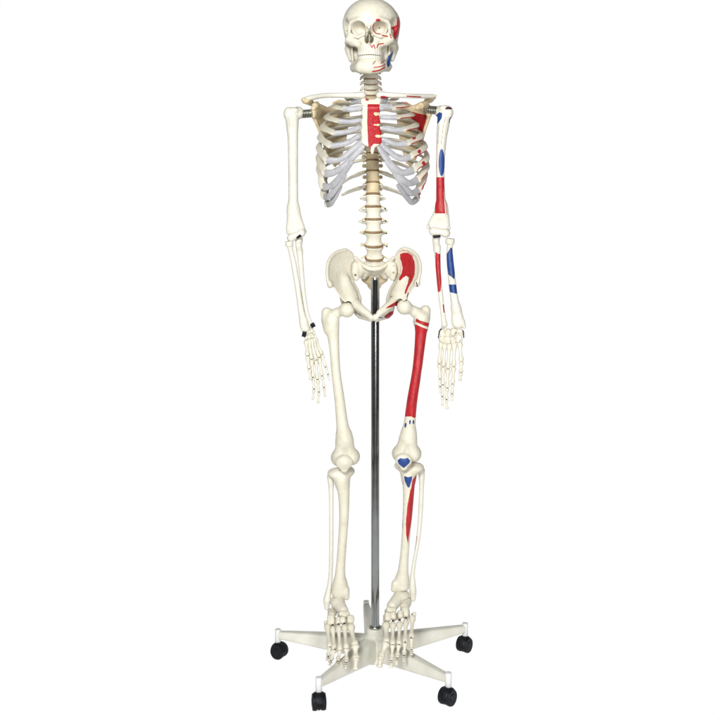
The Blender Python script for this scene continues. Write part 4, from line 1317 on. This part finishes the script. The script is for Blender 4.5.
def leg_mesh():
    us = np.linspace(0, 1, 14); V = []; F = []; m = 24
    for u in us:
        R = .022 + u * (.272 - .022)
        w = np.interp(u, [0, .15, 1], [.0250, .0235, .0095]); zt = np.interp(u, [0, .2, 1], [.092, .0905, .0800]); zb = np.interp(u, [0, .15, 1], [.034, .038, .0605])
        cz = (zt + zb) / 2; h = (zt - zb) / 2
        for j in range(m):
            t = 2 * math.pi * j / m; c_, s_ = math.cos(t), math.sin(t)
            pw = 2 / 5.0
            x = math.copysign(abs(c_) ** pw, c_) * w; z = math.copysign(abs(s_) ** pw, s_) * h
            if z > 0:
                x *= 1 - .18 * (z / h) ** 2
            V.append((R, x, cz + z))
    n = len(us)
    for i in range(n - 1):
        for j in range(m):
            k = (j + 1) % m; F.append((i * m + j, (i + 1) * m + j, (i + 1) * m + k, i * m + k))
    F.append(tuple(range(m))); F.append(tuple((n - 1) * m + j for j in reversed(range(m))))
    return np.array(V), F


def wheel_mesh():
    r = .0235; h = .0085
    return lathe([(0, -h), (r * .45, -h), (r * .52, -h * .75), (r * .80, -h * .85), (r * .93, -h * .8), (r, -h * .35), (r, h * .35), (r * .93, h * .8), (r * .80, h * .85), (r * .52, h * .75), (r * .45, h), (0, h)], 36, (0, 0, 0), ry(math.pi / 2))


def hood_mesh():
    # fender wrapping the top and rear of both wheels
    a = np.linspace(math.radians(-25), math.radians(170), 26); V = []; F = []; ro, ri, w = .0268, .0248, .0125
    prof = [(ri, -w), (ro - .002, -w - .001), (ro, -w * .7), (ro + .0006, 0), (ro, w * .7), (ro - .002, w + .001), (ri, w)]
    m = len(prof)
    for t in a:
        for r, x in prof:
            V.append((x, r * math.cos(t), r * math.sin(t)))
    for i in range(len(a) - 1):
        for j in range(m):
            k = (j + 1) % m; F.append((i * m + j, i * m + k, (i + 1) * m + k, (i + 1) * m + j))
    F.append(tuple(reversed(range(m)))); F.append(tuple((len(a) - 1) * m + j for j in range(m)))
    web = lathe([(0, -.0032), (.0225, -.0032), (.0225, .0032), (0, .0032)], 28, (0, 0, 0), ry(math.pi / 2))
    return join((np.array(V), F), web)


legm, capm = leg_mesh(), lathe([(0, .0485), (.0075, .0485), (.0082, .0495), (.0084, .083), (.0078, .0848), (.0050, .0856), (0, .0858)], 28)
leg0 = sobj('stand_leg', legm, CREAM)
cap0 = sobj('leg_socket', capm, CAPW, leg0); cap0.location = (.276, 0, 0)
cas0 = empty('caster', STAND)
parts = [obj('caster_wheel', wheel_mesh(), BLACK, cas0), obj('caster_wheel', wheel_mesh(), BLACK, cas0), obj('caster_hood', hood_mesh(), BLACK, cas0),
         obj('caster_stem', lathe([(0, .018), (.0068, .018), (.0068, .030), (.0050, .0302), (.0050, .036), (0, .036)], 20), BLACK, cas0)]
parts[0].location = (-.0120, 0, 0); parts[1].location = (.0120, 0, 0)
parts[3].location = (0, .006, -.0055)
SWIVEL = [30, 62, 8, -38, -35]
for i, ang in enumerate(LEG_A):
    t = math.radians(ang)
    if i == 0:
        leg0.rotation_euler = (0, 0, t)       # no caster shows under the rear leg
        continue
    if i == 1:
        l, c = leg0.copy(), cas0
        COL.objects.link(l); l.parent = STAND
        k = cap0.copy(); COL.objects.link(k); k.parent = l
    else:
        l = leg0.copy(); COL.objects.link(l); l.parent = STAND
        k = cap0.copy(); COL.objects.link(k); k.parent = l
        c = cas0.copy(); COL.objects.link(c); c.parent = STAND
        for p_ in parts:
            q = p_.copy(); COL.objects.link(q); q.parent = c
    l.rotation_euler = (0, 0, t)
    sw = math.radians(SWIVEL[i])
    off = rz(sw) @ np.array([0, .0047, 0])
    c.location = (.276 * math.cos(t) - off[0], .276 * math.sin(t) - off[1], .0266)
    c.scale = (.88, .88, .88)
    c.rotation_euler = (0, 0, sw)

# ================================================================== studio: white sweep with added glow
m, nt, b = mat_base('glow_white')
nt.nodes.remove(b)
em = nt.nodes.new('ShaderNodeEmission'); em.inputs['Color'].default_value = (1, 1, 1, 1); em.inputs['Strength'].default_value = 1.0  # added glow keeps the sweep pure white and shadowless; nothing lights it from behind
nt.links.new(em.outputs[0], nt.nodes['Material Output'].inputs['Surface'])
WHITE = m
prof = [(-1.7, .006), (-.7, .006), (0.0, .006), (7.4, .006)] + [(7.4 + .6 * math.sin(t), .606 - .6 * math.cos(t)) for t in np.linspace(.1, math.pi / 2, 12)] + [(8.0, 4.6)]
half = lambda y: float(np.interp(y, [-1.7, -.7, 0, 8], [.6, 1.4, 2.0, 8.2]))  # front strip shaped for the pole's reflection and less light from below
V = [(x * half(y), y, z) for x in (-1, 0, 1) for y, z in prof]; n = len(prof)
F = [(i * n + j, (i + 1) * n + j, (i + 1) * n + j + 1, i * n + j + 1) for i in range(2) for j in range(n - 1)]
bd = obj('backdrop', (np.array(V), F), WHITE)
bd['kind'] = 'structure'; bd['label'] = 'plain white studio backdrop with added glow, sweeping into the floor'; bd['category'] = 'backdrop'

W = bpy.data.worlds.new('World'); SC.world = W; W.use_nodes = True
W.node_tree.nodes['Background'].inputs[0].default_value = (.95, .97, 1, 1)
W.node_tree.nodes['Background'].inputs[1].default_value = 0.07


def lamp(name, loc, target, size, power, col):
    l = bpy.data.lights.new(name, 'AREA'); l.shape = 'RECTANGLE'; l.size, l.size_y = size; l.energy = power; l.color = col
    o = bpy.data.objects.new(name, l); COL.objects.link(o); o.location = loc
    o.rotation_euler = (Vector(target) - Vector(loc)).to_track_quat('-Z', 'Y').to_euler()
    return o


lamp('key_softbox', (-.7, -2.95, 2.35), (0, 0, 1.0), (.7, .8), 134, (.955, .985, 1))
lamp('fill_softbox', (.8, -3.0, 1.15), (0, 0, .8), (.7, 1.0), 60, (.95, .98, 1))

cam = bpy.data.cameras.new('camera'); co = bpy.data.objects.new('camera', cam); COL.objects.link(co); SC.camera = co
co.location = (0, -CAM_D, CAM_H); co.rotation_euler = (math.pi / 2, 0, 0)
cam.sensor_width = 36; cam.lens = FPX / 720 * 36; cam.shift_y = (HOR - 360) / 720; cam.clip_end = 100; cam.clip_start = .05
SC.view_settings.view_transform = 'Standard'; SC.view_settings.look = 'None'; SC.view_settings.exposure = 0; SC.view_settings.gamma = 1
SC.render.resolution_x = SC.render.resolution_y = 1024
